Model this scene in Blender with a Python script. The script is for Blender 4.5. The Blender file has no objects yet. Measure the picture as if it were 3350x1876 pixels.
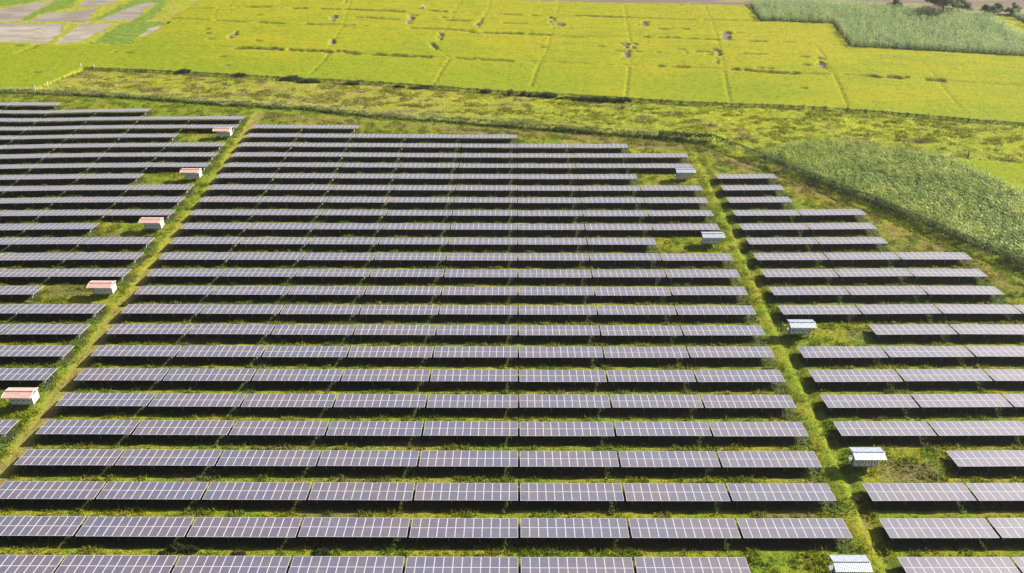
import bpy, math, random
import numpy as np
from mathutils import Matrix, Vector

random.seed(7)
RNG = np.random.default_rng(11)
S = bpy.context.scene
COL = S.collection
R = math.radians

# ------------------------------------------------------------------ camera, sky, sun, exposure
CAM_X, CAM_Y, CAM_Z = (-0.7291, -71.2388, 76.0485)
PITCH, YAW, ROLL = (0.526181, 0.001899, 0.001897)
cam = bpy.data.cameras.new('camera')
cam.sensor_width = 36.0
cam.lens = 36.0 * 3000.0 / 3350.0
cam.clip_end = 6000.0
cam_ob = bpy.data.objects.new('camera', cam)
COL.objects.link(cam_ob)
_r = Vector((math.cos(YAW), math.sin(YAW), 0)); _g = Vector((-math.sin(YAW), math.cos(YAW), 0)); _z = Vector((0, 0, 1))
_f = _g * math.cos(PITCH) - _z * math.sin(PITCH); _u = _g * math.sin(PITCH) + _z * math.cos(PITCH)
_r2 = _r * math.cos(ROLL) + _u * math.sin(ROLL); _u2 = -_r * math.sin(ROLL) + _u * math.cos(ROLL)
cam_ob.matrix_world = Matrix(((_r2.x, _u2.x, -_f.x, CAM_X), (_r2.y, _u2.y, -_f.y, CAM_Y), (_r2.z, _u2.z, -_f.z, CAM_Z), (0, 0, 0, 1)))
S.camera = cam_ob

TO_SUN = Vector((1.48, 0.73, 1.0)).normalized()
SUN_ELEV = math.asin(TO_SUN.z)
SUN_ROT = math.atan2(TO_SUN.x, TO_SUN.y)
world = bpy.data.worlds.new('World'); S.world = world; world.use_nodes = True
nt = world.node_tree
sky = nt.nodes.new('ShaderNodeTexSky'); sky.sky_type = 'NISHITA'; sky.sun_disc = False
sky.sun_elevation = SUN_ELEV; sky.sun_rotation = SUN_ROT; sky.dust_density = 4.0; sky.air_density = 1.0
nt.links.new(sky.outputs[0], nt.nodes['Background'].inputs[0])
nt.nodes['Background'].inputs[1].default_value = 0.052
sun = bpy.data.lights.new('sun', 'SUN'); sun.energy = 5.0; sun.angle = R(0.5); sun.color = (1.0, 0.95, 0.86)
sun_ob = bpy.data.objects.new('sun', sun); COL.objects.link(sun_ob)
sun_ob.rotation_euler = TO_SUN.to_track_quat('Z', 'Y').to_euler(); sun_ob.location = (120, 120, 150)
S.view_settings.view_transform = 'Standard'; S.view_settings.look = 'None'
S.view_settings.exposure = 0.85; S.view_settings.gamma = 1.0

# ------------------------------------------------------------------ surveyed layout, metres (x along the rows, y away from the camera)
FENCE = [(-139.81, 160.86), (-127.75, 160.7), (-114.37, 159.27), (-107.41, 157.82), (-95.36, 155.12), (-84.42, 152.69), (-76.81, 150.47), (-64.84, 148.62), (-52.32, 146.93), (-38.11, 142.42), (-27.09, 140.21), (-15.47, 138.27), (1.48, 134.47), (17.72, 131.04), (32.24, 127.54), (43.83, 124.82)]
FENCE2 = [(43.83, 124.82), (60.52, 101.49), (69.52, 88.85), (72.82, 84.71), (78.0, 76.45), (81.65, 70.97), (87.97, 61.84)]
POSTLINE = [(-121.41, 181.65), (-104.4, 178.39), (-88.06, 175.01), (-73.91, 172.16), (-60.15, 169.9), (-51.15, 168.78), (-41.24, 167.74), (-36.44, 166.58), (-31.27, 165.44), (-26.41, 164.57), (-21.49, 163.7), (-16.85, 162.83), (-12.32, 161.95), (-7.49, 161.08), (-0.86, 159.75), (7.82, 157.95), (16.43, 156.85), (27.65, 155.2), (31.82, 154.16), (36.64, 153.08), (41.54, 152.24), (46.32, 151.37), (51.34, 150.71), (56.27, 149.79), (61.21, 149.07), (66.13, 148.4), (70.96, 147.47), (75.92, 146.55), (80.91, 145.17), (85.34, 144.27), (90.03, 143.38), (94.53, 142.26), (99.2, 140.93), (103.45, 139.62), (107.72, 138.1), (112.1, 136.82), (116.33, 135.78), (121.39, 134.32)]
POSTLINE2 = [(91.83, 115.67), (94.22, 115.51), (97.5, 114.47), (101.52, 113.27), (105.57, 112.09), (109.49, 110.75)]
WHITEPOSTS = [(-126.81, 163.22), (-124.98, 166.57), (-122.85, 183.09), (-118.61, 181.96)]
POLES = [(-120.43, 161.51), (-79.84, 152.4), (-38.11, 142.42), (1.48, 134.47), (28.13, 125.4)]
RICE = [(-181.4, 208.15), (-157.93, 208.02), (-148.15, 207.08), (-138.14, 205.48), (-130.09, 206.22), (-119.77, 205.98), (-117.95, 207.35), (-117.78, 210.78), (-115.18, 219.73), (-114.54, 231.05), (-114.86, 236.65), (-114.43, 248.31), (-112.83, 256.98), (-113.24, 281.11), (-14.77, 281.29), (-12.02, 266.11), (-1.01, 265.08), (22.99, 262.68), (40.16, 260.16), (65.57, 257.04), (79.47, 255.83), (80.38, 233.86), (102.73, 230.52), (99.99, 202.88), (107.01, 201.96), (147.67, 193.38), (167.45, 188.96), (136.08, 132.33), (122.02, 135.6), (108.1, 138.99), (99.56, 141.84), (90.36, 144.31), (81.36, 146.6), (66.38, 149.38), (46.54, 152.62), (31.97, 155.41), (27.8, 156.64), (7.89, 160.16), (-0.87, 161.24), (-21.61, 165.23), (-41.43, 169.05), (-60.43, 171.24), (-88.4, 176.12), (-121.76, 182.51), (-124.71, 170.26), (-126.95, 162.46), (-135.39, 161.64), (-155.76, 162.24)]
RICE2 = [(91.98, 114.08), (95.99, 113.41), (101.21, 112.58), (105.25, 111.4), (113.35, 108.76), (106.83, 79.43), (101.28, 88.51), (99.35, 95.56), (97.08, 101.26), (94.76, 106.0), (93.15, 111.32)]
SEED1 = [(-130.11, 208.61), (-130.23, 221.06), (-129.82, 231.74), (-127.76, 235.74), (-118.38, 235.03), (-114.81, 231.86), (-117.99, 227.96), (-118.98, 216.79), (-118.07, 207.69)]
SEED2 = [(-207.77, 255.39), (-181.09, 255.65), (-170.69, 263.57), (-174.94, 280.69), (-221.63, 280.21)]
SEED3 = [(-165.91, 237.0), (-165.1, 248.75), (-165.16, 265.99), (-160.56, 270.84), (-155.45, 255.91), (-158.81, 248.81), (-161.48, 245.35), (-163.51, 236.21)]
SEED4 = [(-141.91, 235.61), (-140.26, 241.76), (-139.74, 256.96), (-134.97, 271.1), (-127.66, 276.12), (-123.24, 252.65), (-121.78, 239.05), (-126.46, 234.95), (-127.83, 237.36), (-126.29, 246.11), (-127.33, 261.67), (-132.44, 260.69), (-135.73, 249.03), (-138.18, 236.45)]
BARE = [[(-194.45, 231.53), (-148.81, 231.56), (-144.76, 220.93), (-144.26, 208.82), (-148.77, 208.44), (-181.78, 208.83)], [(-143.12, 231.62), (-132.97, 232.11), (-132.6, 222.15), (-135.2, 209.59), (-141.2, 207.82), (-141.65, 214.79)], [(-205.3, 250.97), (-179.15, 251.67), (-175.1, 256.61), (-170.07, 262.17), (-166.95, 265.02), (-166.01, 253.12), (-165.15, 235.39), (-170.63, 234.13), (-195.77, 233.9)], [(-161.55, 234.62), (-160.63, 245.78), (-154.93, 247.12), (-147.61, 252.42), (-146.9, 255.99), (-142.24, 236.41), (-143.61, 234.79)], [(-138.99, 236.44), (-136.21, 250.33), (-132.0, 262.55), (-127.65, 262.6), (-129.6, 252.59), (-127.4, 244.83), (-128.05, 236.54)], [(-153.1, 255.93), (-157.22, 270.88), (-143.87, 271.01), (-143.23, 263.38), (-147.96, 255.98)], [(-118.34, 211.82), (-118.52, 226.04), (-116.32, 231.87), (-114.57, 231.44), (-115.43, 220.46)]]
PATCH = [[(-35.57, 242.43), (-33.78, 242.09), (-34.27, 229.19), (-36.28, 234.23)], [(-24.43, 219.4), (-23.03, 218.73), (-23.81, 209.49), (-24.69, 211.19)], [(-26.08, 207.35), (-24.41, 207.41), (-24.23, 200.11), (-25.89, 202.67)], [(-11.39, 238.43), (-10.96, 237.63), (-11.99, 225.82), (-13.08, 228.84)], [(33.01, 207.79), (34.06, 207.1), (32.69, 193.51), (31.83, 189.53), (30.44, 193.22), (31.75, 197.29), (31.17, 200.51), (32.26, 200.49), (32.4, 205.44), (31.27, 207.13)], [(35.36, 208.78), (36.1, 207.07), (35.06, 197.88), (34.8, 202.09)], [(57.9, 200.37), (59.82, 200.92), (59.26, 193.31), (58.41, 193.98)], [(57.69, 191.54), (58.85, 190.26), (57.42, 183.77), (57.02, 184.38)], [(86.97, 191.93), (88.57, 191.33), (87.95, 189.19), (86.36, 189.18)], [(85.93, 188.27), (87.69, 185.9), (86.84, 178.96), (85.27, 183.53)], [(11.35, 240.68), (12.56, 239.88), (11.61, 230.28), (10.81, 230.27)], [(12.86, 231.86), (16.03, 231.11), (15.49, 228.01), (12.45, 228.74)], [(-60.17, 255.48), (-59.35, 264.73), (-60.23, 264.71), (-59.7, 249.29)], [(-61.52, 239.09), (-60.03, 239.95), (-59.35, 232.28), (-60.54, 231.07)], [(-57.17, 208.38), (-55.96, 211.18), (-55.41, 205.7), (-57.56, 204.3)], [(-89.71, 216.03), (-87.77, 220.73), (-87.39, 215.97), (-88.84, 210.35)], [(41.28, 233.29), (43.19, 232.45), (41.91, 228.59), (39.82, 229.42)], [(64.99, 219.97), (67.89, 219.99), (65.81, 210.7), (63.15, 211.51)], [(-120.9, 209.03), (-116.67, 207.7), (-121.75, 206.3), (-126.65, 206.93)]]
BUND = [(1.0, 0.25, [(-103.84, 202.83), (-95.05, 202.74), (-83.59, 201.13)]), (1.9, 0.9, [(-83.42, 200.48), (-75.5, 199.78), (-62.34, 197.65), (-54.47, 196.55)]), (1.6, 0.7, [(-52.52, 197.23), (-47.02, 194.85)]), (1.0, 0.3, [(-47.02, 194.85), (-41.1, 194.1)]), (1.6, 0.75, [(-41.1, 194.1), (-25.76, 192.14)]), (0.8, 0.3, [(-25.76, 192.14), (-18.6, 191.15)]), (1.5, 0.6, [(-16.84, 191.21), (-0.91, 188.93)]), (0.8, 0.3, [(-0.91, 188.93), (14.81, 187.11), (32.02, 184.77), (40.53, 183.76)]), (1.5, 0.6, [(40.57, 184.05), (47.26, 182.72)]), (0.8, 0.3, [(47.22, 182.43), (60.53, 180.45)]), (1.7, 0.75, [(60.53, 180.45), (66.83, 178.23), (76.49, 176.35)]), (0.8, 0.35, [(76.49, 176.35), (87.44, 175.06), (95.23, 174.58)]), (1.7, 0.9, [(95.23, 174.58), (105.32, 172.48), (114.33, 170.15)]), (0.8, 0.3, [(114.33, 170.15), (123.42, 168.37), (134.35, 165.6), (152.42, 161.69)]), (0.9, 0.4, [(-115.13, 237.48), (-99.77, 233.86), (-88.85, 230.66)]), (1.4, 0.6, [(-84.32, 230.56), (-75.47, 228.94), (-62.37, 227.92)]), (1.0, 0.4, [(-62.51, 228.69), (-55.34, 227.31), (-46.18, 225.3)]), (1.2, 0.5, [(-33.79, 224.24), (-23.45, 223.51), (-14.55, 221.24)]), (1.5, 0.65, [(-14.49, 219.77), (0.98, 218.78), (9.61, 217.16)]), (0.8, 0.35, [(9.61, 217.16), (20.02, 214.77)]), (1.0, 0.5, [(18.11, 214.76), (20.97, 214.78)]), (0.8, 0.3, [(21.02, 215.49), (34.34, 215.07)]), (1.1, 0.5, [(40.04, 214.96), (48.41, 213.65), (61.63, 210.91)]), (0.8, 0.3, [(61.63, 210.91), (72.01, 209.03)]), (1.1, 0.5, [(72.01, 209.03), (77.09, 208.73)]), (0.7, 0.3, [(77.09, 208.73), (91.75, 206.14), (99.38, 203.87)]), (0.8, 0.35, [(-119.07, 249.63), (-105.58, 250.54)]), (1.3, 0.6, [(-93.78, 252.06), (-85.66, 251.37)]), (1.3, 0.6, [(-76.79, 249.52), (-71.01, 249.54)]), (1.1, 0.6, [(-69.26, 248.68), (-60.81, 248.4)]), (1.2, 0.6, [(-58.2, 248.46), (-48.04, 247.05), (-38.49, 245.69)]), (1.3, 0.6, [(-29.77, 247.33), (-21.84, 245.95)]), (0.8, 0.3, [(-21.81, 245.52), (-7.21, 244.38)]), (0.9, 0.5, [(-7.21, 243.96), (7.78, 241.86)]), (0.8, 0.3, [(7.79, 242.28), (19.67, 242.44)]), (1.2, 0.65, [(19.65, 242.02), (26.77, 240.79), (36.94, 239.84)]), (0.8, 0.4, [(37.92, 239.41), (55.76, 235.9), (80.49, 233.46)]), (1.2, 0.6, [(-13.11, 265.6), (22.96, 262.22), (40.11, 259.7), (65.49, 256.59), (80.33, 255.84)]), (0.8, 0.4, [(-127.76, 235.74), (-116.65, 237.46), (-106.71, 236.73)]), (1.6, 0.9, [(-125.1, 232.57), (-114.81, 231.86)]), (1.5, 0.8, [(-180.08, 232.85), (-170.05, 232.95), (-157.01, 233.07), (-145.3, 233.97), (-139.26, 234.03)]), (1.4, 0.8, [(-138.1, 233.64), (-130.2, 234.12)]), (1.2, 0.6, [(-145.21, 206.77), (-135.37, 205.5), (-129.43, 206.91)]), (1.3, 0.6, [(-146.66, 196.89), (-145.25, 202.75), (-144.91, 206.09)]), (1.2, 0.6, [(-131.57, 207.57), (-126.91, 207.61), (-118.66, 208.02)]), (0.45, 0.55, [(-54.97, 195.26), (-55.1, 187.56), (-56.22, 177.37), (-56.84, 174.03)]), (0.4, 0.3, [(-55.81, 200.05), (-55.88, 210.14), (-55.89, 224.63), (-57.11, 238.38), (-59.13, 264.73)]), (0.5, 0.55, [(-19.29, 190.82), (-20.59, 181.29), (-21.82, 168.08)]), (0.4, 0.35, [(-19.29, 190.82), (-23.76, 201.1)]), (0.4, 0.3, [(-22.74, 220.2), (-21.47, 239.68), (-19.74, 266.27)]), (0.5, 0.2, [(-31.89, 247.67), (-33.84, 238.37), (-34.93, 228.78)]), (0.4, 0.3, [(-32.34, 252.9), (-32.24, 265.73)]), (0.45, 0.55, [(6.63, 188.19), (5.4, 179.14), (3.83, 165.38)]), (0.4, 0.35, [(6.73, 188.49), (8.57, 197.82), (10.47, 213.96), (12.29, 232.64), (15.39, 263.56)]), (0.45, 0.55, [(31.75, 183.89), (30.1, 172.42), (28.16, 157.84)]), (0.4, 0.35, [(32.21, 186.53), (35.08, 212.24), (35.98, 230.66), (38.06, 259.75)]), (0.45, 0.55, [(57.64, 179.17), (55.72, 166.53), (53.77, 152.13)]), (0.4, 0.35, [(58.0, 181.43), (60.61, 201.2), (62.35, 214.73), (63.97, 232.2), (65.38, 253.01)]), (0.5, 0.55, [(86.78, 174.23), (84.59, 161.16), (82.52, 150.0)]), (0.45, 0.4, [(87.02, 175.61), (88.29, 186.5), (89.38, 194.75), (90.16, 204.45)]), (0.45, 0.4, [(113.24, 169.87), (111.19, 156.47), (109.59, 145.4)]), (0.35, 0.25, [(113.28, 170.4), (115.17, 182.91), (117.01, 198.15)]), (0.5, 0.1, [(80.19, 233.06), (79.5, 220.83), (78.7, 211.16)]), (0.4, 0.35, [(-12.28, 225.81), (-9.5, 252.93), (-9.24, 264.8)]), (0.4, 0.4, [(-101.71, 253.8), (-103.25, 251.69), (-102.38, 243.03)]), (0.35, 0.3, [(-100.01, 251.48), (-100.99, 265.25)]), (0.35, 0.3, [(-84.54, 246.56), (-83.23, 264.56)]), (0.75, 0.5, [(-99.23, 223.01), (-97.97, 222.72)]), (0.75, 0.5, [(-97.29, 217.39), (-96.06, 217.11)]), (0.75, 0.5, [(-95.03, 211.24), (-93.82, 210.99)]), (0.75, 0.5, [(-82.33, 182.87), (-81.24, 182.68)]), (0.75, 0.5, [(-85.79, 191.61), (-84.67, 191.41)]), (0.75, 0.5, [(-86.78, 240.28), (-85.48, 240.01)]), (0.75, 0.5, [(-55.88, 225.77), (-54.67, 225.57)]), (0.75, 0.5, [(-51.97, 223.98), (-50.77, 223.79)]), (0.75, 0.5, [(-24.55, 238.33), (-23.32, 238.14)]), (0.75, 0.5, [(-21.24, 234.03), (-20.02, 233.84)]), (0.75, 0.5, [(-17.68, 233.37), (-16.46, 233.18)]), (0.75, 0.5, [(7.55, 203.65), (8.65, 203.48)]), (0.75, 0.5, [(24.83, 204.48), (25.92, 204.28)]), (0.75, 0.5, [(41.95, 198.07), (43.0, 197.85)]), (0.75, 0.5, [(48.24, 200.79), (49.29, 200.55)]), (0.75, 0.5, [(50.28, 196.54), (51.32, 196.31)]), (0.75, 0.5, [(55.9, 195.35), (56.93, 195.12)]), (0.75, 0.5, [(67.53, 181.65), (68.52, 181.49)]), (0.75, 0.5, [(70.39, 181.1), (71.38, 180.94)]), (0.75, 0.5, [(74.72, 163.85), (75.65, 163.71)]), (0.75, 0.5, [(85.19, 157.96), (86.09, 157.82)]), (0.75, 0.5, [(82.88, 192.51), (83.89, 192.34)]), (0.75, 0.5, [(81.19, 184.67), (82.18, 184.5)]), (0.75, 0.5, [(69.79, 218.91), (70.9, 218.7)]), (0.75, 0.5, [(46.03, 224.66), (47.17, 224.39)]), (0.75, 0.5, [(47.39, 223.86), (48.52, 223.59)]), (0.75, 0.5, [(53.27, 223.99), (54.4, 223.71)]), (0.75, 0.5, [(-49.98, 237.77), (-48.73, 237.57)]), (0.75, 0.5, [(-47.74, 236.22), (-46.5, 236.02)]), (0.75, 0.5, [(-118.07, 239.9), (-116.76, 239.67)]), (0.75, 0.5, [(-118.43, 259.0), (-117.05, 258.73)]), (0.75, 0.5, [(-117.7, 248.34), (-116.37, 248.09)]), (0.75, 0.5, [(-115.24, 197.16), (-114.05, 196.89)]), (0.75, 0.5, [(-118.39, 197.14), (-117.24, 196.95)]), (0.75, 0.5, [(-119.78, 190.26), (-118.65, 190.09)]), (0.75, 0.5, [(-133.47, 177.57), (-132.39, 177.41)]), (0.75, 0.5, [(-151.01, 204.03), (-149.81, 203.84)]), (0.75, 0.5, [(-40.39, 234.87), (-39.15, 234.68)]), (0.75, 0.5, [(-64.81, 159.55), (-63.83, 159.42)]), (0.75, 0.5, [(-79.45, 208.14), (-78.28, 207.93)]), (0.8, 0.5, [(-53.37, 237.26), (-45.19, 236.92)]), (0.8, 0.4, [(-47.53, 235.42), (-39.4, 235.11)]), (0.8, 0.5, [(65.41, 195.49), (72.48, 195.07)]), (0.8, 0.5, [(50.68, 198.44), (57.76, 197.64)]), (0.8, 0.4, [(29.04, 199.23), (36.24, 198.67)]), (0.8, 0.5, [(-3.97, 231.48), (4.03, 231.1)]), (0.8, 0.5, [(-23.2, 234.75), (-15.1, 234.46)]), (0.8, 0, [(-80.85, 156.3), (-74.46, 155.93)])]
CORN1 = [(82.52, 259.95), (87.62, 259.54), (108.48, 257.01), (125.7, 254.05), (136.86, 249.77), (148.63, 245.17), (157.86, 240.25), (158.14, 227.56), (156.87, 212.56), (154.52, 165.51), (167.79, 189.57), (147.82, 193.69), (124.19, 199.18), (107.12, 202.28), (100.45, 202.89), (101.79, 215.24), (103.44, 230.92), (91.26, 232.38), (80.67, 234.26), (80.74, 245.79)]
CORN3 = [(167.4, 245.35), (171.57, 245.39), (178.24, 242.1), (195.94, 240.61), (163.54, 181.87), (166.99, 210.22), (166.43, 222.37), (166.91, 233.08)]
CORN2 = [(52.6, 116.39), (57.11, 118.45), (61.88, 121.26), (70.25, 121.93), (77.28, 120.48), (81.13, 117.93), (87.43, 115.1), (91.46, 114.43), (93.15, 111.32), (94.76, 106.0), (97.08, 101.26), (99.35, 95.56), (101.28, 88.51), (106.83, 79.43), (94.68, 57.38), (88.48, 62.87), (82.06, 71.89), (78.35, 77.3), (73.11, 85.51), (69.8, 89.68), (60.78, 102.42), (57.9, 108.64)]
BROWNFIELD = [(-15.35, 297.27), (-11.49, 266.61), (0.09, 266.53), (23.08, 264.08), (40.31, 261.53), (65.81, 258.41), (80.72, 257.65), (84.78, 261.35), (108.75, 257.92), (126.01, 254.94), (137.19, 250.64), (148.98, 246.02), (158.42, 241.5), (162.32, 244.46), (196.4, 241.44), (227.76, 298.32)]
TRACK1 = [(-64.65, 2.59), (-62.63, 15.57), (-62.56, 33.54), (-62.58, 54.8), (-62.08, 74.43), (-61.22, 98.44), (-62.61, 133.64), (-62.96, 144.02)]
PERI = [(-60.05, 141.14), (-32.17, 137.26), (-9.42, 132.83), (11.87, 129.18), (28.2, 124.23), (40.75, 121.05), (47.41, 110.74), (54.21, 101.64), (60.7, 93.99), (65.31, 84.27), (71.22, 75.57), (75.21, 69.25), (78.96, 63.34), (82.2, 58.29)]
BROWN = [(44.09, 140.06, 3, 1.5), (46.08, 134.97, 3, 1.5), (41.05, 135.07, 2, 1.2), (30.41, 142.53, 3, 1.2), (38.35, 145.94, 3, 1.5), (26.0, 150.41, 5, 1.3), (17.68, 152.14, 4, 1.2), (21.86, 151.41, 4, 1.4), (76.62, 125.83, 5, 1.8), (76.53, 122.36, 4, 1.3), (84.15, 119.79, 5, 1.6), (81.24, 119.21, 3, 1.2), (90.44, 124.76, 4, 1.3), (73.86, 133.96, 2, 1), (52.51, 128.17, 4, 2), (51.99, 132.27, 3, 1.5), (-111.8, 162.82, 6, 1.2), (-113.41, 168.89, 5, 1.2), (-95.2, 161.49, 5, 1.3), (-94.44, 164.0, 6, 1.5), (-104.6, 169.64, 6, 1.2), (-72.06, 158.74, 6, 1.2), (-63.15, 161.32, 5, 1.2), (-13.69, 132.34, 5, 1), (-27.28, 146.37, 4, 1.2), (-19.75, 146.56, 3, 1), (-31.81, 143.25, 4, 0.8), (-3.94, 151.8, 4, 1.2), (1.49, 155.67, 4, 1), (34.46, 11.59, 3, 1), (46.64, 13.97, 4, 2), (48.97, 14.24, 3, 1.5), (30.39, 7.02, 4, 1), (-13.91, 19.62, 4, 0.7), (-19.18, 13.06, 4, 0.7), (-13.5, 32.71, 5, 0.7), (-10.43, 19.93, 3, 0.7), (7.33, 31.02, 4, 0.6), (-47.73, 42.89, 5, 1.2), (-73.16, 57.72, 5, 2), (-73.33, 78.1, 3, 1.2), (-56.14, 80.54, 2, 1), (-15.02, 44.74, 6, 0.6), (-16.37, 35.63, 5, 0.6), (-21.11, 6.88, 5, 0.7), (-29.66, 18.64, 4, 0.8), (-39.16, 12.94, 3, 0.8), (-49.9, 17.93, 3, 0.7), (55.97, 33.77, 3, 1), (51.38, 44.73, 2, 1), (68.16, 73.19, 3, 1.2), (58.74, 99.99, 4, 1.5), (55.18, 108.05, 3, 1.2), (48.24, 111.58, 5, 2), (30.07, 122.69, 5, 1.5), (14.6, 127.59, 5, 1), (-5.11, 132.07, 5, 1), (-13.71, 132.75, 4, 1)]
HUTS = [('red', 22, -67.07, 125.58), ('red', 18, -66.94, 101.72), ('red', 14, -67.1, 78.58), ('red', 10, -67.06, 55.14), ('red', 5, -66.62, 26.12), ('white', 18, 34.42, 102.22), ('white', 13, 34.6, 72.98), ('white', 8, 42.44, 43.62), ('white', 3, 42.55, 14.2), ('white', 0, 34.94, -3.3)]
TREES = [('bush', 131.1, 251.89, 5.0), ('tree', 144.12, 244.28, 10.0), ('bush', 152.99, 248.63, 5.5), ('bush', 149.27, 247.73, 4.0), ('bush', 159.2, 240.26, 5.0), ('bush', 163.41, 246.16, 4.8), ('bush', 168.65, 245.36, 4.6), ('bush', 160.02, 246.98, 3.5)]
SHRUBS = [(-37.86, 1.36, 1.5, 0.9, 'd'), (-36.39, 1.5, 1.3, 0.8, 'd'), (-38.62, 1.08, 1.0, 0.6, 'd'), (-21.85, 1.27, 1.2, 0.7, 'd'), (-30.83, 0.87, 0.9, 0.5, 'r'), (-62.62, 53.57, 0.9, 0.6, 'g'), (-42.78, 54.19, 0.9, 0.6, 'g'), (28.73, 16.23, 0.8, 0.6, 'd'), (39.63, 9.51, 0.8, 0.5, 'r'), (47.58, 11.56, 1.2, 0.6, 'r'), (46.57, 33.83, 0.8, 0.6, 'd'), (-92.06, 177.05, 1.5, 1.0, 'p'), (-61.2, 170.96, 2.0, 1.2, 'p'), (-55.9, 169.19, 2.0, 1.2, 'p'), (-75.99, 173.8, 1.4, 0.9, 'p'), (-44.17, 167.65, 1.6, 1.1, 'p'), (-25.3, 164.86, 2.2, 0.8, 'p'), (-1.66, 159.98, 1.6, 1.8, 't'), (1.67, 159.31, 1.3, 1.5, 't'), (3.49, 159.1, 1.0, 1.3, 't'), (7.44, 158.68, 1.9, 1.7, 'p'), (12.51, 157.05, 1.8, 1.0, 'p'), (16.38, 156.12, 2.0, 1.3, 'p'), (19.09, 155.66, 1.8, 1.2, 'p'), (21.64, 155.2, 2.0, 1.8, 'p'), (24.51, 154.96, 1.8, 1.3, 'p'), (26.61, 154.96, 1.8, 1.6, 'p'), (-8.07, 161.81, 1.0, 1.4, 'p'), (-31.16, 165.19, 1.0, 1.2, 'p')]
WHITEBOX = [(-32.01, 250.27), (95.9, 262.39)]
STONEPILE = [(99.67, 201.89)]
PUDDLE = [(76.88, 143.5)]
ROWP = 5.813837171127465
G = [0.0108, -0.0105, -0.1684, -0.1488, -0.0859, 0.0706, -0.0824, -0.1403, -0.0681, 0.3362, 0.0965, 0.15, 0.3147, 0.2013, -0.0924]
# block -> row -> (first, last) table counted from the block's own aisle
TABLES = {'left': {4: (0, 0), 6: (0, 0), 7: (0, 0), 8: (0, 1), 9: (0, 1), 10: (1, 1), 11: (0, 1), 12: (0, 2), 13: (0, 2), 14: (1, 2), 15: (0, 2), 16: (0, 2), 17: (0, 3), 18: (1, 3), 19: (0, 3), 20: (0, 3), 21: (0, 4), 22: (1, 4), 23: (0, 4), 24: (0, 4), 25: (2, 5), 26: (4, 5)}, 'mid': {0: (0, 6), 1: (0, 7), 2: (0, 7), 3: (0, 7), 4: (0, 7), 5: (0, 7), 6: (0, 7), 7: (0, 7), 8: (0, 7), 9: (0, 7), 10: (0, 7), 11: (0, 7), 12: (0, 7), 13: (0, 6), 14: (0, 7), 15: (0, 7), 16: (0, 7), 17: (0, 7), 18: (0, 6), 19: (0, 7), 20: (0, 7), 21: (0, 6), 22: (0, 4), 23: (0, 1)}, 'right': {0: (0, 1), 1: (0, 1), 2: (0, 1), 3: (1, 1), 4: (0, 2), 5: (0, 2), 6: (0, 2), 7: (0, 2), 8: (1, 2), 9: (0, 3), 10: (0, 2), 11: (0, 2), 12: (0, 2), 13: (0, 1), 14: (0, 1), 15: (0, 1), 16: (0, 0), 17: (0, 0), 18: (0, 0)}}

ROW_P = ROWP
TAB_L, TAB_P, MOD_W, MOD_D = 12.0, 12.3, 1.0, 1.75
TILT = R(8.0)
H_FAR, SLOPE = 0.85, 2 * MOD_D

# ------------------------------------------------------------------ helpers
def g_np(X, Y):
    """gentle lie of the land"""
    a = np.clip(X, -115, 65) / 80.0; b = (np.clip(Y, -5, 155) - 70) / 70.0
    out = np.zeros(np.broadcast(a, b).shape); k = 0
    for i in range(5):
        for j in range(5):
            if i + j <= 4:
                out = out + G[k] * a ** i * b ** j; k += 1
    return out
def g(x, y): return float(g_np(np.float64(x), np.float64(y)))

def vnoise(X, Y, seed=0):
    xi = np.floor(X).astype(np.int64); yi = np.floor(Y).astype(np.int64)
    fx = X - xi; fy = Y - yi
    fx = fx * fx * (3 - 2 * fx); fy = fy * fy * (3 - 2 * fy)
    def h(a, b):
        n = (a * 374761393 + b * 668265263 + seed * 2147483647 + 1013904223) & 0xffffffff
        n = ((n ^ (n >> 13)) * 1274126177) & 0xffffffff
        n = (n ^ (n >> 16)) & 0xffff
        return n / 65535.0
    return (h(xi, yi) * (1 - fx) + h(xi + 1, yi) * fx) * (1 - fy) + (h(xi, yi + 1) * (1 - fx) + h(xi + 1, yi + 1) * fx) * fy
def fbm(X, Y, seed=0, oct=4):
    o = 0; a = 0.5; t = 0
    for k in range(oct):
        o = o + a * vnoise(X * 2 ** k + 17.3 * k, Y * 2 ** k - 9.1 * k, seed + k); t += a; a *= 0.5
    return o / t
def inpoly(X, Y, P):
    c = np.zeros(np.broadcast(X, Y).shape, bool); n = len(P)
    for i in range(n):
        x0, y0 = P[i]; x1, y1 = P[(i + 1) % n]
        if y0 == y1: continue
        m = ((y0 > Y) != (y1 > Y)) & (X < (x1 - x0) * (Y - y0) / (y1 - y0) + x0)
        c ^= m
    return c
def segdist(X, Y, P):
    d = np.full(np.broadcast(X, Y).shape, 1e9)
    for (x0, y0), (x1, y1) in zip(P[:-1], P[1:]):
        dx, dy = x1 - x0, y1 - y0; L2 = dx * dx + dy * dy + 1e-9
        t = np.clip(((X - x0) * dx + (Y - y0) * dy) / L2, 0, 1)
        d = np.minimum(d, np.hypot(X - x0 - t * dx, Y - y0 - t * dy))
    return d
def smooth(a, b, x):
    t = np.clip((x - a) / (b - a), 0, 1); return t * t * (3 - 2 * t)

def tag(o, label=None, cat=None, group=None, kind=None):
    if label: o['label'] = label
    if cat: o['category'] = cat
    if group: o['group'] = group
    if kind: o['kind'] = kind
    return o
def link(o, parent=None):
    COL.objects.link(o)
    if parent: o.parent = parent
    return o
def empty(name, loc=(0, 0, 0), rz=0.0):
    o = bpy.data.objects.new(name, None); o.empty_display_size = 0.3
    o.location = loc; o.rotation_euler = (0, 0, rz); return link(o)

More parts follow.
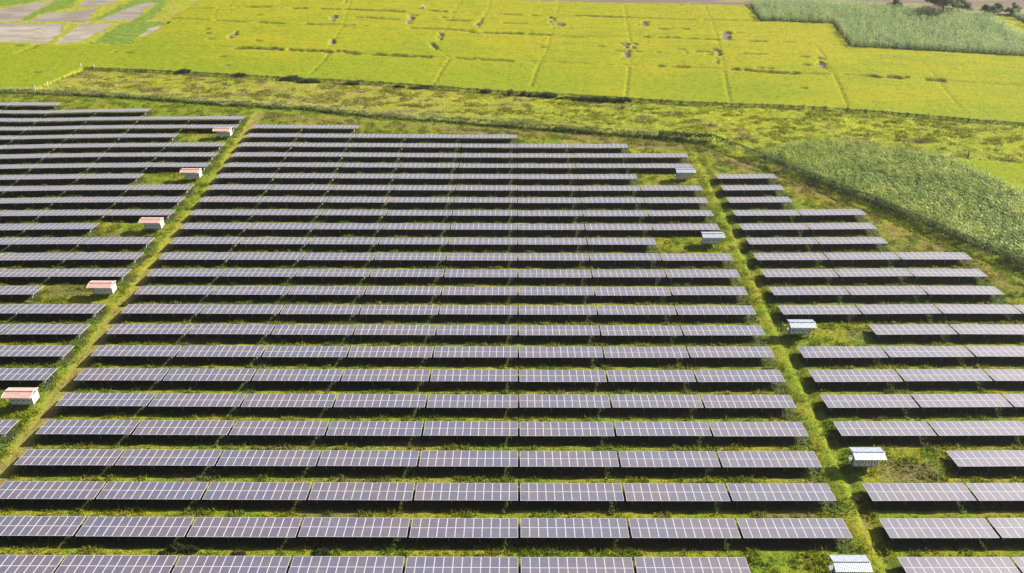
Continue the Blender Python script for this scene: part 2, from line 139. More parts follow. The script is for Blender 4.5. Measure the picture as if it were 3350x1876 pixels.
def np_mesh(name, V, F, mats, col=None, smooth_=False, mi=None, parent=None):
    """V (n,3); F (m,k) with constant k"""
    me = bpy.data.meshes.new(name)
    V = np.ascontiguousarray(V, np.float32); F = np.ascontiguousarray(F, np.int32)
    me.vertices.add(len(V)); me.vertices.foreach_set('co', V.ravel())
    k = F.shape[1]
    me.loops.add(F.size); me.loops.foreach_set('vertex_index', F.ravel())
    me.polygons.add(len(F)); me.polygons.foreach_set('loop_start', np.arange(0, F.size, k, dtype=np.int32))
    if smooth_: me.polygons.foreach_set('use_smooth', np.ones(len(F), bool))
    if mi is not None: me.polygons.foreach_set('material_index', np.ascontiguousarray(mi, np.int32))
    for m in (mats if isinstance(mats, (list, tuple)) else [mats]): me.materials.append(m)
    if col is not None:
        at = me.color_attributes.new('Col', 'FLOAT_COLOR', 'POINT')
        c = np.ones((len(V), 4), np.float32); c[:, :3] = col
        at.data.foreach_set('color', c.ravel())
    me.update(calc_edges=True)
    return link(bpy.data.objects.new(name, me), parent)

class MB:
    """collects boxes, tubes and quads, then links them as one mesh"""
    def __init__(self): self.v = []; self.f = []; self.m = []
    def add(self, vs, fs, mi=0):
        o = len(self.v); self.v += [tuple(p) for p in vs]; self.f += [tuple(i + o for i in q) for q in fs]; self.m += [mi] * len(fs)
    def box(self, x0, x1, y0, y1, z0, z1, mi=0, M=None):
        vs = [(x, y, z) for z in (z0, z1) for y in (y0, y1) for x in (x0, x1)]
        if M is not None: vs = [M @ Vector(p) for p in vs]
        self.add(vs, [(0, 2, 3, 1), (4, 5, 7, 6), (0, 1, 5, 4), (2, 6, 7, 3), (0, 4, 6, 2), (1, 3, 7, 5)], mi)
    def tube(self, pts, rad, n=6, mi=0, cap=True):
        pts = [Vector(p) for p in pts]; rad = rad if isinstance(rad, (list, tuple)) else [rad] * len(pts)
        o = len(self.v)
        for i, p in enumerate(pts):
            d = (pts[min(i + 1, len(pts) - 1)] - pts[max(i - 1, 0)]).normalized()
            a = d.orthogonal().normalized(); b = d.cross(a)
            if abs(d.z) < 0.9: a = d.cross(Vector((0, 0, 1))).normalized(); b = a.cross(d)
            for k in range(n):
                t = 2 * math.pi * k / n; self.v.append(tuple(p + (a * math.cos(t) + b * math.sin(t)) * rad[i]))
        for i in range(len(pts) - 1):
            for k in range(n):
                self.f.append((o + i * n + k, o + i * n + (k + 1) % n, o + (i + 1) * n + (k + 1) % n, o + (i + 1) * n + k)); self.m.append(mi)
        if cap:
            self.f.append(tuple(o + k for k in range(n))[::-1]); self.m.append(mi)
            self.f.append(tuple(o + (len(pts) - 1) * n + k for k in range(n))); self.m.append(mi)
    def build(self, name, mats, parent=None):
        me = bpy.data.meshes.new(name); me.from_pydata(self.v, [], self.f)
        for m in (mats if isinstance(mats, (list, tuple)) else [mats]): me.materials.append(m)
        me.polygons.foreach_set('material_index', self.m); me.update()
        return link(bpy.data.objects.new(name, me), parent)

# ------------------------------------------------------------------ materials
def new_mat(name):
    m = bpy.data.materials.new(name); m.use_nodes = True
    return m, m.node_tree.nodes, m.node_tree.links, m.node_tree.nodes['Principled BSDF']
def plain(name, rgb, rough=0.6, metal=0.0, var=0.12, scale=6.0, spec=0.5):
    m, N, L, B = new_mat(name)
    tc = N.new('ShaderNodeTexCoord'); no = N.new('ShaderNodeTexNoise'); no.inputs['Scale'].default_value = scale; no.inputs['Detail'].default_value = 5
    L.new(tc.outputs['Object'], no.inputs['Vector'])
    mr = N.new('ShaderNodeMapRange'); mr.inputs['To Min'].default_value = 1 - var; mr.inputs['To Max'].default_value = 1 + var
    mr.inputs['From Min'].default_value = 0.3; mr.inputs['From Max'].default_value = 0.7
    L.new(no.outputs['Fac'], mr.inputs['Value'])
    mx = N.new('ShaderNodeMix'); mx.data_type = 'RGBA'; mx.blend_type = 'MULTIPLY'; mx.inputs['Factor'].default_value = 1
    mx.inputs[6].default_value = (*rgb, 1); L.new(mr.outputs['Result'], mx.inputs[7]); L.new(mx.outputs[2], B.inputs['Base Color'])
    B.inputs['Roughness'].default_value = rough; B.inputs['Metallic'].default_value = metal; B.inputs['Specular IOR Level'].default_value = spec
    return m
def ground_mat(name, sc=(1.2, 1.2, 1.2), amp=0.35, bump=0.5, fine=5.0):
    m, N, L, B = new_mat(name)
    at = N.new('ShaderNodeAttribute'); at.attribute_name = 'Col'
    tc = N.new('ShaderNodeTexCoord'); mp = N.new('ShaderNodeMapping'); mp.inputs['Scale'].default_value = sc
    L.new(tc.outputs['Object'], mp.inputs['Vector'])
    n1 = N.new('ShaderNodeTexNoise'); n1.inputs['Scale'].default_value = 1.0; n1.inputs['Detail'].default_value = 7; n1.inputs['Roughness'].default_value = 0.65
    L.new(mp.outputs[0], n1.inputs['Vector'])
    n2 = N.new('ShaderNodeTexNoise'); n2.inputs['Scale'].default_value = fine; n2.inputs['Detail'].default_value = 4
    L.new(tc.outputs['Object'], n2.inputs['Vector'])
    ad = N.new('ShaderNodeMath'); ad.operation = 'ADD'; L.new(n1.outputs['Fac'], ad.inputs[0]); L.new(n2.outputs['Fac'], ad.inputs[1])
    mr = N.new('ShaderNodeMapRange'); mr.inputs['From Min'].default_value = 0.65; mr.inputs['From Max'].default_value = 1.35
    mr.inputs['To Min'].default_value = 1 - amp; mr.inputs['To Max'].default_value = 1 + amp; L.new(ad.outputs[0], mr.inputs['Value'])
    mx = N.new('ShaderNodeMix'); mx.data_type = 'RGBA'; mx.blend_type = 'MULTIPLY'; mx.inputs['Factor'].default_value = 1
    L.new(at.outputs['Color'], mx.inputs[6]); L.new(mr.outputs['Result'], mx.inputs[7]); L.new(mx.outputs[2], B.inputs['Base Color'])
    bp = N.new('ShaderNodeBump'); bp.inputs['Strength'].default_value = bump; bp.inputs['Distance'].default_value = 0.25
    L.new(ad.outputs[0], bp.inputs['Height']); L.new(bp.outputs[0], B.inputs['Normal'])
    B.inputs['Roughness'].default_value = 0.95; B.inputs['Specular IOR Level'].default_value = 0.05
    return m
def leaf_mat(name, trans=0.35, rough=0.55, spec=0.3):
    m, N, L, B = new_mat(name)
    at = N.new('ShaderNodeAttribute'); at.attribute_name = 'Col'
    L.new(at.outputs['Color'], B.inputs['Base Color']); B.inputs['Roughness'].default_value = rough; B.inputs['Specular IOR Level'].default_value = spec
    tr = N.new('ShaderNodeBsdfTranslucent'); L.new(at.outputs['Color'], tr.inputs['Color'])
    mx = N.new('ShaderNodeMixShader'); mx.inputs[0].default_value = trans
    L.new(B.outputs[0], mx.inputs[1]); L.new(tr.outputs[0], mx.inputs[2]); L.new(mx.outputs[0], N['Material Output'].inputs['Surface'])
    return m
def glass_mat():
    """silicon cells behind glass: every module its own hue, thin busbars, a film of dust"""
    m, N, L, B = new_mat('module_glass')
    oi = N.new('ShaderNodeObjectInfo'); tc = N.new('ShaderNodeTexCoord'); sp = N.new('ShaderNodeSeparateXYZ'); L.new(tc.outputs['Object'], sp.inputs[0])
    def math_(op, a, b=None):
        n = N.new('ShaderNodeMath'); n.operation = op
        for i, v in enumerate((a, b)):
            if v is None: continue
            if isinstance(v, (int, float)): n.inputs[i].default_value = v
            else: L.new(v, n.inputs[i])
        return n.outputs[0]
    ix = math_('FLOOR', math_('ADD', sp.outputs['X'], 0.5)); ix2 = math_('FLOOR', sp.outputs['X'])
    # whole-table meshes carry the module index in a face attribute; single modules read 0
    ma = N.new('ShaderNodeAttribute'); ma.attribute_name = 'module_id'
    cb = N.new('ShaderNodeCombineXYZ'); L.new(math_('MULTIPLY', oi.outputs['Random'], 977.0), cb.inputs[0]); L.new(ma.outputs['Fac'], cb.inputs[1])
    wn = N.new('ShaderNodeTexWhiteNoise'); wn.noise_dimensions = '3D'; L.new(cb.outputs[0], wn.inputs['Vector'])
    cr = N.new('ShaderNodeValToRGB'); e = cr.color_ramp.elements
    stops = [(0.0, (.150, .142, .235)), (.3, (.165, .150, .225)), (.55, (.178, .158, .230)), (.78, (.190, .158, .222)), (.93, (.185, .175, .210)), (1.0, (.195, .155, .205))]
    e[0].position = 0; e[0].color = (*stops[0][1], 1); e[1].position = 1; e[1].color = (*stops[-1][1], 1)
    for p, c in stops[1:-1]:
        q = e.new(p); q.color = (*c, 1)
    L.new(wn.outputs['Value'], cr.inputs['Fac'])
    # cell grid and busbars
    def lines(coord, pitch, w, off):
        f = math_('FRACT', math_('ADD', math_('DIVIDE', coord, pitch), off))
        return math_('LESS_THAN', math_('ABSOLUTE', math_('SUBTRACT', f, 0.5)), w)
    bus = lines(sp.outputs['X'], 0.0785, 0.09, 0.0); cel = lines(sp.outputs['Y'], 0.159, 0.03, 0.5)
    ln = math_('MAXIMUM', bus, cel)
    mx = N.new('ShaderNodeMix'); mx.data_type = 'RGBA'; L.new(math_('MULTIPLY', ln, 0.34), mx.inputs[0]); L.new(cr.outputs['Color'], mx.inputs[6]); mx.inputs[7].default_value = (.45, .45, .47, 1)
    ns = N.new('ShaderNodeTexNoise'); ns.inputs['Scale'].default_value = 0.9; ns.inputs['Detail'].default_value = 5
    ge = N.new('ShaderNodeNewGeometry'); L.new(ge.outputs['Position'], ns.inputs['Vector'])
    mr = N.new('ShaderNodeMapRange'); mr.inputs['From Min'].default_value = .3; mr.inputs['From Max'].default_value = .7; mr.inputs['To Min'].default_value = .88; mr.inputs['To Max'].default_value = 1.12; L.new(ns.outputs['Fac'], mr.inputs['Value'])
    m2 = N.new('ShaderNodeMix'); m2.data_type = 'RGBA'; m2.blend_type = 'MULTIPLY'; m2.inputs[0].default_value = 1; L.new(mx.outputs[2], m2.inputs[6]); L.new(mr.outputs['Result'], m2.inputs[7])
    nh = N.new('ShaderNodeTexNoise'); nh.inputs['Scale'].default_value = 0.07; nh.inputs['Detail'].default_value = 2; L.new(ge.outputs['Position'], nh.inputs['Vector'])
    ch = N.new('ShaderNodeValToRGB'); ch.color_ramp.elements[0].position = .38; ch.color_ramp.elements[0].color = (.58, .61, .69, 1); ch.color_ramp.elements[1].position = .62; ch.color_ramp.elements[1].color = (.68, .60, .61, 1); L.new(nh.outputs['Fac'], ch.inputs['Fac'])
    m3 = N.new('ShaderNodeMix'); m3.data_type = 'RGBA'; m3.blend_type = 'MULTIPLY'; m3.inputs[0].default_value = 1; L.new(m2.outputs[2], m3.inputs[6]); L.new(ch.outputs[0], m3.inputs[7])
    L.new(m3.outputs[2], B.inputs['Base Color'])
    B.inputs['Roughness'].default_value = 0.52; B.inputs['Specular IOR Level'].default_value = 1.0; B.inputs['IOR'].default_value = 1.66
    B.inputs['Sheen Weight'].default_value = 0.35; B.inputs['Sheen Roughness'].default_value = 0.35     # dust film
    B.inputs['Coat Weight'].default_value = 1.0; B.inputs['Coat Roughness'].default_value = 0.22
    return m
def corrugated(name, rgb, axis_x=True, pitch=0.19):
    m, N, L, B = new_mat(name)
    B.inputs['Base Color'].default_value = (*rgb, 1); B.inputs['Roughness'].default_value = 0.42; B.inputs['Metallic'].default_value = 0.0
    tc = N.new('ShaderNodeTexCoord'); no = N.new('ShaderNodeTexNoise'); no.inputs['Scale'].default_value = 2.5; no.inputs['Detail'].default_value = 6
    L.new(tc.outputs['Object'], no.inputs['Vector'])
    cr = N.new('ShaderNodeValToRGB'); cr.color_ramp.elements[0].position = .25; cr.color_ramp.elements[0].color = (rgb[0] * .72, rgb[1] * .68, rgb[2] * .66, 1)
    cr.color_ramp.elements[1].position = .6; cr.color_ramp.elements[1].color = (*rgb, 1); L.new(no.outputs['Fac'], cr.inputs['Fac']); L.new(cr.outputs[0], B.inputs['Base Color'])
    return m

M = {}
M['glass'] = glass_mat()
M['alu'] = plain('aluminium_frame', (.66, .64, .66), .38, 0.0, .06, 2.0)
M['steel'] = plain('galvanised_steel', (.34, .35, .36), .45, .5, .15, 4.0)
M['leaf'] = leaf_mat('grass_blade', .42, .75, .10)
M['corn'] = leaf_mat('corn_leaf', .34, .45, .4)
M['red_roof'] = corrugated('faded_red_sheet', (.68, .44, .38))
M['white_roof'] = corrugated('white_sheet', (.45, .51, .60))
M['cabinet'] = plain('cabinet_paint', (.72, .74, .78), .45, 0, .06, 3)
M['cabinet_dark'] = plain('cabinet_seal', (.07, .075, .085), .6)
M['white'] = plain('white_paint', (.80, .79, .76), .5, 0, .06, 3)
M['wood'] = plain('weathered_wood', (.13, .10, .07), .85, 0, .25, 8)
M['concrete'] = plain('concrete', (.48, .46, .42), .85, 0, .15, 8)
M['wire'] = plain('wire', (.60, .61, .60), .5, .2, .1, 3)
M['bark'] = plain('bark', (.14, .115, .09), .9, 0, .3, 9)
M['stone'] = plain('stone', (.40, .39, .38), .9, 0, .2, 5)

# ------------------------------------------------------------------ the ground
X0, X1, Y0, Y1, ST = -200.0, 200.0, -16.0, 284.0, 0.5
gx = np.arange(X0, X1 + ST / 2, ST); gy = np.arange(Y0, Y1 + ST / 2, ST)
GX, GY = np.meshgrid(gx, gy)
FARM = list(FENCE) + list(FENCE2[1:]) + [(110, 20), (110, -60), (-260, -60), (-260, 162)]
def zones(X, Y):
    """0 farm, 1 meadow, 2 rice, 3 bare plot, 4 ploughed, 5 corn soil"""
    z = np.ones(X.shape, int)
    z[inpoly(X, Y, FARM)] = 0
    z[inpoly(X, Y, BROWNFIELD)] = 4
    for P in (RICE, RICE2): z[inpoly(X, Y, P)] = 2
    for P in (CORN1, CORN3, CORN2): z[inpoly(X, Y, P)] = 5
    for P in BARE: z[inpoly(X, Y, P)] = 3
    return z
def bund_field(X, Y):
    """0..1 how far a spot has dropped from crop height into a bund, ditch or bare gap"""
    wob = (fbm(X * .9, Y * .9, 41, 3) - .5)
    d = np.zeros(X.shape)
    for w, s, P in BUND:
        thin = w < .6; w = w * .75 if thin else w * 1.1 + .35
        xs = [p[0] for p in P]; ys = [p[1] for p in P]
        m = (X > min(xs) - 4) & (X < max(xs) + 4) & (Y > min(ys) - 4) & (Y < max(ys) + 4)
        if not m.any(): continue
        dd = segdist(X[m], Y[m], P) + wob[m] * w * (.3 if thin else .9)
        brk = 1.0 if thin else smooth(.22, .36, vnoise(X[m] * .35, Y[m] * .2, 77))
        v = s * brk * (1 - smooth(w * .45, w * .45 + (.26 if thin else .45), dd)) * (.72 if thin else 1.0)
        d[m] = np.maximum(d[m], v)
    return d
Z = zones(GX, GY)
SOIL_SHADE = np.zeros(GX.shape)  # dark soil mask along the table rows, also carries painted table shade
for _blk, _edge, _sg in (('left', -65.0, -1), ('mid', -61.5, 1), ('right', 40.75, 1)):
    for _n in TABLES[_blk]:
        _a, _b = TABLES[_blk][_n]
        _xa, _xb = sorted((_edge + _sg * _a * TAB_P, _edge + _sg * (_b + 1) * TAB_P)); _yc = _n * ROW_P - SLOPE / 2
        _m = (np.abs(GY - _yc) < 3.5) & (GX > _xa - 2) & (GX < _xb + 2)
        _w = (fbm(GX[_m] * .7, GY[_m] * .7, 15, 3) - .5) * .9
        SOIL_SHADE[_m] = np.maximum(SOIL_SHADE[_m], (1 - smooth(SLOPE / 2 - .1, SLOPE / 2 + .35, np.abs(GY[_m] - _yc + .35) + _w)) * smooth(_xa - .5, _xa + .3, GX[_m] + _w) * (1 - smooth(_xb - .3, _xb + .5, GX[_m] + _w)))
BF = bund_field(GX, GY)
PA = np.zeros(GX.shape, bool)
wx = GX + (fbm(GX * .6, GY * .6, 5, 3) - .5) * 3.0; wy = GY + (fbm(GX * .6, GY * .6, 6, 3) - .5) * 5.0
for P in PATCH: PA |= inpoly(wx, wy, P)
def mixc(a, b, t): return a + (np.asarray(b) - a) * t[..., None]
def col_farm(X, Y):
    n1 = fbm(X * .07, Y * .07, 1); n2 = fbm(X * .35, Y * .35, 2); n3 = fbm(X * 1.3, Y * 1.3, 3, 3)
    c = np.zeros(X.shape + (3,)); c[:] = (.20, .23, .018)
    c = mixc(c, (.265, .26, .026), smooth(.48, .62, n2 * .6 + n1 * .4))
    c = mixc(c, (.16, .235, .022), smooth(.50, .66, 1.0 - n2) * .75)
    c = mixc(c, (.19, .14, .075), smooth(.62, .76, n3) * smooth(.45, .6, n1) * .55)
    t = segdist(X, Y, TRACK1) + (n2 - .5) * 1.4
    c = mixc(c, (.31, .275, .065), (1 - smooth(.5, 2.1, t)) * .75)
    c = mixc(c, (.20, .135, .060), (1 - smooth(.10, .45, np.abs(t - .55 + .0))) * smooth(.35, .6, n3 + .1) * .8)
    a2 = np.abs(X - 38.75 + (n2 - .5) * 1.2); on = smooth(-20, -4, -np.abs(Y - 50) + 62)
    c = mixc(c, (.26, .30, .030), (1 - smooth(.3, 1.0, a2)) * smooth(.3, .6, n3) * .35 * on)
    c = mixc(c, (.12, .095, .05), (1 - smooth(.12, .45, np.abs(X - 39.7 + (n2 - .5) * 1.4))) * smooth(.4, .6, n3) * .7 * on)
    p = segdist(X, Y, PERI) + (n2 - .5) * 3.0
    c = mixc(c, (.225, .165, .062), (1 - smooth(.8, 3.4, p)) * smooth(.3, .6, n3 * .6 + n2 * .4) * .85)
    lo = (Y > 70) & (X < 0)
    c = mixc(c, (.22, .30, .035), (1 - smooth(1.0, 6.0, segdist(X, Y, FENCE[2:12]))) * .5 * lo)
    return c
def brown_patches(X, Y, c, amt=.65):
    for bx, by, rx, ry in BROWN:
        m = (np.abs(X - bx) < rx * 1.8) & (np.abs(Y - by) < ry * 2.4)
        if not m.any(): continue
        d = np.hypot((X[m] - bx) / rx, (Y[m] - by) / (ry * 1.2)) + (fbm(X[m] * .8, Y[m] * .8, 91, 3) - .5) * 1.1
        t = (1 - smooth(.55, 1.1, d)) * amt
        c[m] = mixc(c[m], (.185, .14, .07), t)
    return c
def col_meadow(X, Y):
    n1 = fbm(X * .06, Y * .09, 21); n2 = fbm(X * .3, Y * .5, 22); n3 = fbm(X * .9, Y * 1.5, 23, 3)
    c = np.zeros(X.shape + (3,)); c[:] = (.27, .295, .026)
    c = mixc(c, (.305, .328, .020), smooth(.45, .62, n1))
    left = smooth(30, -40, X)
    c = mixc(c, (.34, .305, .065), left * smooth(.42, .6, n2) * .75)
    c = mixc(c, (.29, .24, .08), smooth(.62, .78, n3) * (.12 + .22 * left))
    c = mixc(c, (.24, .31, .028), smooth(.54, .70, n2) * (1 - left) * .5)
    return c
def col_rice(X, Y):
    n1 = fbm(X * .035, Y * .05, 31); n2 = fbm(X * .12, Y * .5, 32); n3 = fbm(X * .5, Y * 1.6, 33, 3)
    ripe = smooth(150, 225, Y + X * .22 + (n1 - .5) * 70)
    c = np.zeros(X.shape + (3,)); c[:] = (.235, .283, .014)
    c = mixc(c, (.335, .320, .013), ripe * .85)
    c = mixc(c, (.205, .268, .016), smooth(.50, .68, n2) * .5)
    c = mixc(c, (.345, .31, .018), smooth(.58, .75, n1) * .5 * ripe)
    c = mixc(c, (.19, .215, .018), smooth(.62, .8, n3) * .25)
    return c
C = col_farm(GX, GY)
C = mixc(C, (.050, .046, .034), SOIL_SHADE * .92 * (Z == 0))   # dark soil strip under the tables, shifted nearward to paint their shade deeper
m = Z == 1; C[m] = col_meadow(GX[m], GY[m])
C = brown_patches(GX, GY, C)
m = Z == 2; C[m] = col_rice(GX[m], GY[m])
sd = np.zeros(GX.shape, bool)
for P in (SEED1, SEED2, SEED3, SEED4): sd |= inpoly(wx, wy, P)
sd &= (Z != 3)
C[sd & (GY > 190)] = np.array((.165, .24, .034))
m = (Z == 2); C[m] = mixc(C[m], (.07, .066, .02), np.clip(BF[m] * 1.4, 0, 1) * smooth(.2, .5, BF[m]))
C[m] = mixc(C[m], (.30, .30, .04), np.clip(BF[m], 0, .25) * 1.2)
m = PA & (Z == 2); C[m] = np.array((.20, .165, .135)) * (0.75 + .5 * fbm(GX[m], GY[m], 8)[:, None])
m = Z == 3; nb = fbm(GX[m] * .12, GY[m] * .3, 51); C[m] = mixc(np.tile((.39, .345, .295), (m.sum(), 1)), (.31, .265, .215), smooth(.4, .65, nb))
far3 = m & (GY > 228); C[far3] *= .8
wd = (fbm(GX * .25, GY * .5, 53) - .0); ms = m & (wd > .68); C[ms] = mixc(C[ms], (.22, .25, .08), smooth(.68, .78, wd[ms]))
C[m] = mixc(C[m], (.11, .10, .05), np.clip(BF[m] * 1.3, 0, 1) * .8)
m = Z == 4; nb = fbm(GX[m] * .05, GY[m] * .25, 61); C[m] = mixc(np.tile((.21, .165, .135), (m.sum(), 1)), (.27, .245, .12), smooth(.45, .65, nb))
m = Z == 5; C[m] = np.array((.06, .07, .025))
# heights
n_a = fbm(GX * .9, GY * .9, 70, 3); n_b = fbm(GX * .4, GY * .7, 71, 3); n_c = fbm(GX * .16, GY * .25, 72, 3)
HZ = g_np(GX, GY)
hz = np.zeros(GX.shape)
m = Z == 0; hz[m] = (n_a[m] - .5) * .16 + (n_b[m] - .5) * .10
_tr = segdist(GX, GY, TRACK1)
hz[m] += (.17 * (1 - np.clip(SOIL_SHADE * 1.2, 0, 1)) * smooth(.9, 2.0, _tr) * (.55 + .9 * n_b))[m]      # the grass canopy stands above the shade-toned soil strips and the worn track
hz[m] -= (1 - smooth(.2, .9, np.abs(GX[m] - 39.9))) * .28 * smooth(130, 110, GY[m])
hz[m] += (1 - smooth(.2, 1.0, np.abs(GX[m] - 38.6))) * .12 * smooth(110, 100, GY[m])
m = Z == 1; rough = smooth(-20, 40, GX[m]) * .6 + .35; hz[m] = smooth(.40, .72, n_b[m]) * .42 * rough * smooth(.3, .5, n_c[m]) + (n_a[m] - .5) * .2
m = Z == 2; crop = .62 + (n_a[m] - .5) * .16 + (n_c[m] - .5) * .15; hz[m] = crop * (1 - np.clip(BF[m] * 1.15, 0, 1))
m = PA & (Z == 2); hz[m] = 0.0
m = sd & (GY > 190) & (Z == 2); hz[m] = .35 + (n_b[m] - .5) * .3
m = Z == 3; hz[m] = (n_a[m] - .5) * .05 - np.clip(BF[m], 0, 1) * .3
m = Z == 4; hz[m] = (n_a[m] - .5) * .12
edge = np.minimum.reduce([GX - X0, X1 - GX, GY - Y0, Y1 - GY]); HZ = HZ + hz - (1 - smooth(0, 3, edge)) * 1.2
# grass-green verge between the ploughed land and the rice
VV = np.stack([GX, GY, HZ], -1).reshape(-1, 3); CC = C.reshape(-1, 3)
ny, nx = GX.shape
ii = (np.arange(ny - 1)[:, None] * nx + np.arange(nx - 1)[None, :]).ravel()
QF = np.stack([ii, ii + 1, ii + nx + 1, ii + nx], 1)
FZ = Z[:-1, :-1].ravel()
gmats = {0: ground_mat('farm_ground', (1.3, 1.3, 1.3), .38, .6), 1: ground_mat('meadow_ground', (.8, 1.5, 1), .42, .8, 3.0), 2: ground_mat('rice_canopy', (.3, 1.6, 1), .16, .3, 3.0),
         3: ground_mat('bare_soil', (.5, 1.2, 1), .12, .25), 4: ground_mat('ploughed_soil', (.2, 1.6, 1), .22, .6), 5: ground_mat('corn_soil')}
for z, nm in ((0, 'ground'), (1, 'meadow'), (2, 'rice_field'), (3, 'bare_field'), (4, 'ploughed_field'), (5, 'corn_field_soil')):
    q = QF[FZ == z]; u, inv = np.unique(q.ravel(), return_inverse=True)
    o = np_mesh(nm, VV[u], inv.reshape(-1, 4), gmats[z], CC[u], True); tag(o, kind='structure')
# land beyond, to the horizon
far = 4000.0
o = np_mesh('terrain', np.array([(-far, -far, -1.6), (far, -far, -1.6), (far, far, -1.6), (-far, far, -1.6)]), np.array([[0, 1, 2, 3]]), ground_mat('far_land', (.02, .03, 1), .4, 0.0, .2), np.tile((.17, .19, .05), (4, 1)))
tag(o, kind='structure')

def height_at(X, Y):
    ix = np.clip((X - X0) / ST, 0, nx - 1.001); iy = np.clip((Y - Y0) / ST, 0, ny - 1.001)
    a = ix.astype(int); b = iy.astype(int); fx = ix - a; fy = iy - b
    return (HZ[b, a] * (1 - fx) + HZ[b, a + 1] * fx) * (1 - fy) + (HZ[b + 1, a] * (1 - fx) + HZ[b + 1, a + 1] * fx) * fy
def color_at(X, Y):
    return C[np.clip(np.rint((Y - Y0) / ST).astype(int), 0, ny - 1), np.clip(np.rint((X - X0) / ST).astype(int), 0, nx - 1)]
def grid_at(A, X, Y):
    return A[np.clip(((Y - Y0) / ST).astype(int), 0, ny - 1), np.clip(((X - X0) / ST).astype(int), 0, nx - 1)]

# ------------------------------------------------------------------ the solar tables
def module_mesh(array=False):
    """one framed module, or a whole table of 24 with a module id on every face; the glass lies 3 mm below the frame lip"""
    V = []; F = []; MI = []; ID = []
    spots = [(0.0, 0.0, 0)] if not array else [((i - 5.5) * MOD_W, (j - .5) * MOD_D, j * 12 + i + 1) for j in range(2) for i in range(12)]
    for cx, cy, k in spots:
        w, d, t, fr = MOD_W / 2 - .006, MOD_D / 2 - .006, .04, .035
        o = len(V)
        for (ax, ay, az) in ((w, d, -t), (w, d, 0), (w - fr, d - fr, 0), (w - fr, d - fr, -.004)):
            V += [(cx - ax, cy - ay, az), (cx + ax, cy - ay, az), (cx + ax, cy + ay, az), (cx - ax, cy + ay, az)]
        for r in range(3):
            for q in range(4):
                F.append((o + r * 4 + q, o + r * 4 + (q + 1) % 4, o + (r + 1) * 4 + (q + 1) % 4, o + (r + 1) * 4 + q)); MI.append(1); ID.append(k)
        F.append((o + 12, o + 13, o + 14, o + 15)); MI.append(0); ID.append(k)
        F.append((o + 3, o + 2, o + 1, o)); MI.append(1); ID.append(k)
    me = bpy.data.meshes.new('module_array' if array else 'solar_module'); me.from_pydata(V, [], F)
    me.materials.append(M['glass']); me.materials.append(M['alu']); me.polygons.foreach_set('material_index', MI)
    a = me.attributes.new('module_id', 'FLOAT', 'FACE'); a.data.foreach_set('value', np.array(ID, np.float32)); me.update()
    return me
CT, ST_ = math.cos(TILT), math.sin(TILT)
def slope_pt(v):           # v: metres along the slope from the far edge (0) to the near edge (SLOPE)
    return (SLOPE * CT / 2 - v * CT, H_FAR + v * ST_)
def support(with_posts):
    mb = MB()
    for v in (.35, 1.35, 2.15, 3.15):
        y, z = slope_pt(v); mb.box(-5.97, 5.97, y - .03, y + .03, z - .13, z - .05)
    for x in (-5.2, -1.75, 1.75, 5.2):
        (ya, za), (yb, zb) = slope_pt(.1), slope_pt(3.4)
        mb.tube([(x, ya, za - .19), (x, yb, zb - .19)], .045, 4)
        y, z = slope_pt(2.9); mb.tube([(x, y, z - .2), (x + (.9 if x < 0 else -.9), y - .25, z - .12)], .022, 4)
        y2, z2 = slope_pt(1.7); mb.tube([(x, slope_pt(2.7)[0], .15), (x, y2, z2 - .2)], .025, 4)
    if with_posts:
        for x in (-5.2, -1.75, 1.75, 5.2):
            for v in (.7, 2.75): y, z = slope_pt(v); mb.tube([(x, y, -.4), (x, y, z - .2)], .05, 5)
    return mb
def post_mb(v):
    mb = MB(); z = slope_pt(v)[1]; mb.tube([(0, 0, -.4), (0, 0, z - .2)], .05, 6); return mb

ORD = ['', 'first', 'second', 'third', 'fourth', 'fifth', 'sixth', 'seventh', 'eighth', 'ninth', 'tenth', 'eleventh', 'twelfth', 'thirteenth', 'fourteenth', 'fifteenth', 'sixteenth', 'seventeenth', 'eighteenth', 'nineteenth', 'twentieth', 'twenty-first', 'twenty-second', 'twenty-third', 'twenty-fourth', 'twenty-fifth', 'twenty-sixth', 'twenty-seventh']
MODM, ARRM = module_mesh(False), module_mesh(True)
def proto_near():
    root = empty('solar_table')
    yc, zc = slope_pt(SLOPE / 2)
    for j in range(2):
        for i in range(12):
            o = link(bpy.data.objects.new('solar_module', MODM), root)
            v = SLOPE / 2 - (j - .5) * MOD_D; y, z = slope_pt(v)
            o.location = ((i - 5.5) * MOD_W, y, z); o.rotation_euler = (-TILT, 0, 0)
    support(False).build('support_frame', M['steel'], root)
    me = [post_mb(v).build('post', M['steel'], root) for v in (.7, 2.75)]
    for k, v in enumerate((.7, 2.75)):
        for q, x in enumerate((-5.2, -1.75, 1.75, 5.2)):
            o = me[k] if q == 0 else link(me[k].copy(), root)
            o.location = (x, slope_pt(v)[0], 0)
    return root
def proto_far():
    root = empty('solar_table')
    o = link(bpy.data.objects.new('module_array', ARRM), root); y, z = slope_pt(SLOPE / 2)
    o.location = (0, y, z); o.rotation_euler = (-TILT, 0, 0)
    support(True).build('support_frame', M['steel'], root)
    return root
P_NEAR, P_FAR = proto_near(), proto_far()
used = {'near': False, 'far': False}
def copy_tree(root):
    r = link(root.copy())
    for ch in root.children:
        c = link(ch.copy(), r)
        for s in ch.children: link(s.copy(), c)
    return r
TAB_FOOT = []
NEAR_ROWS = 13
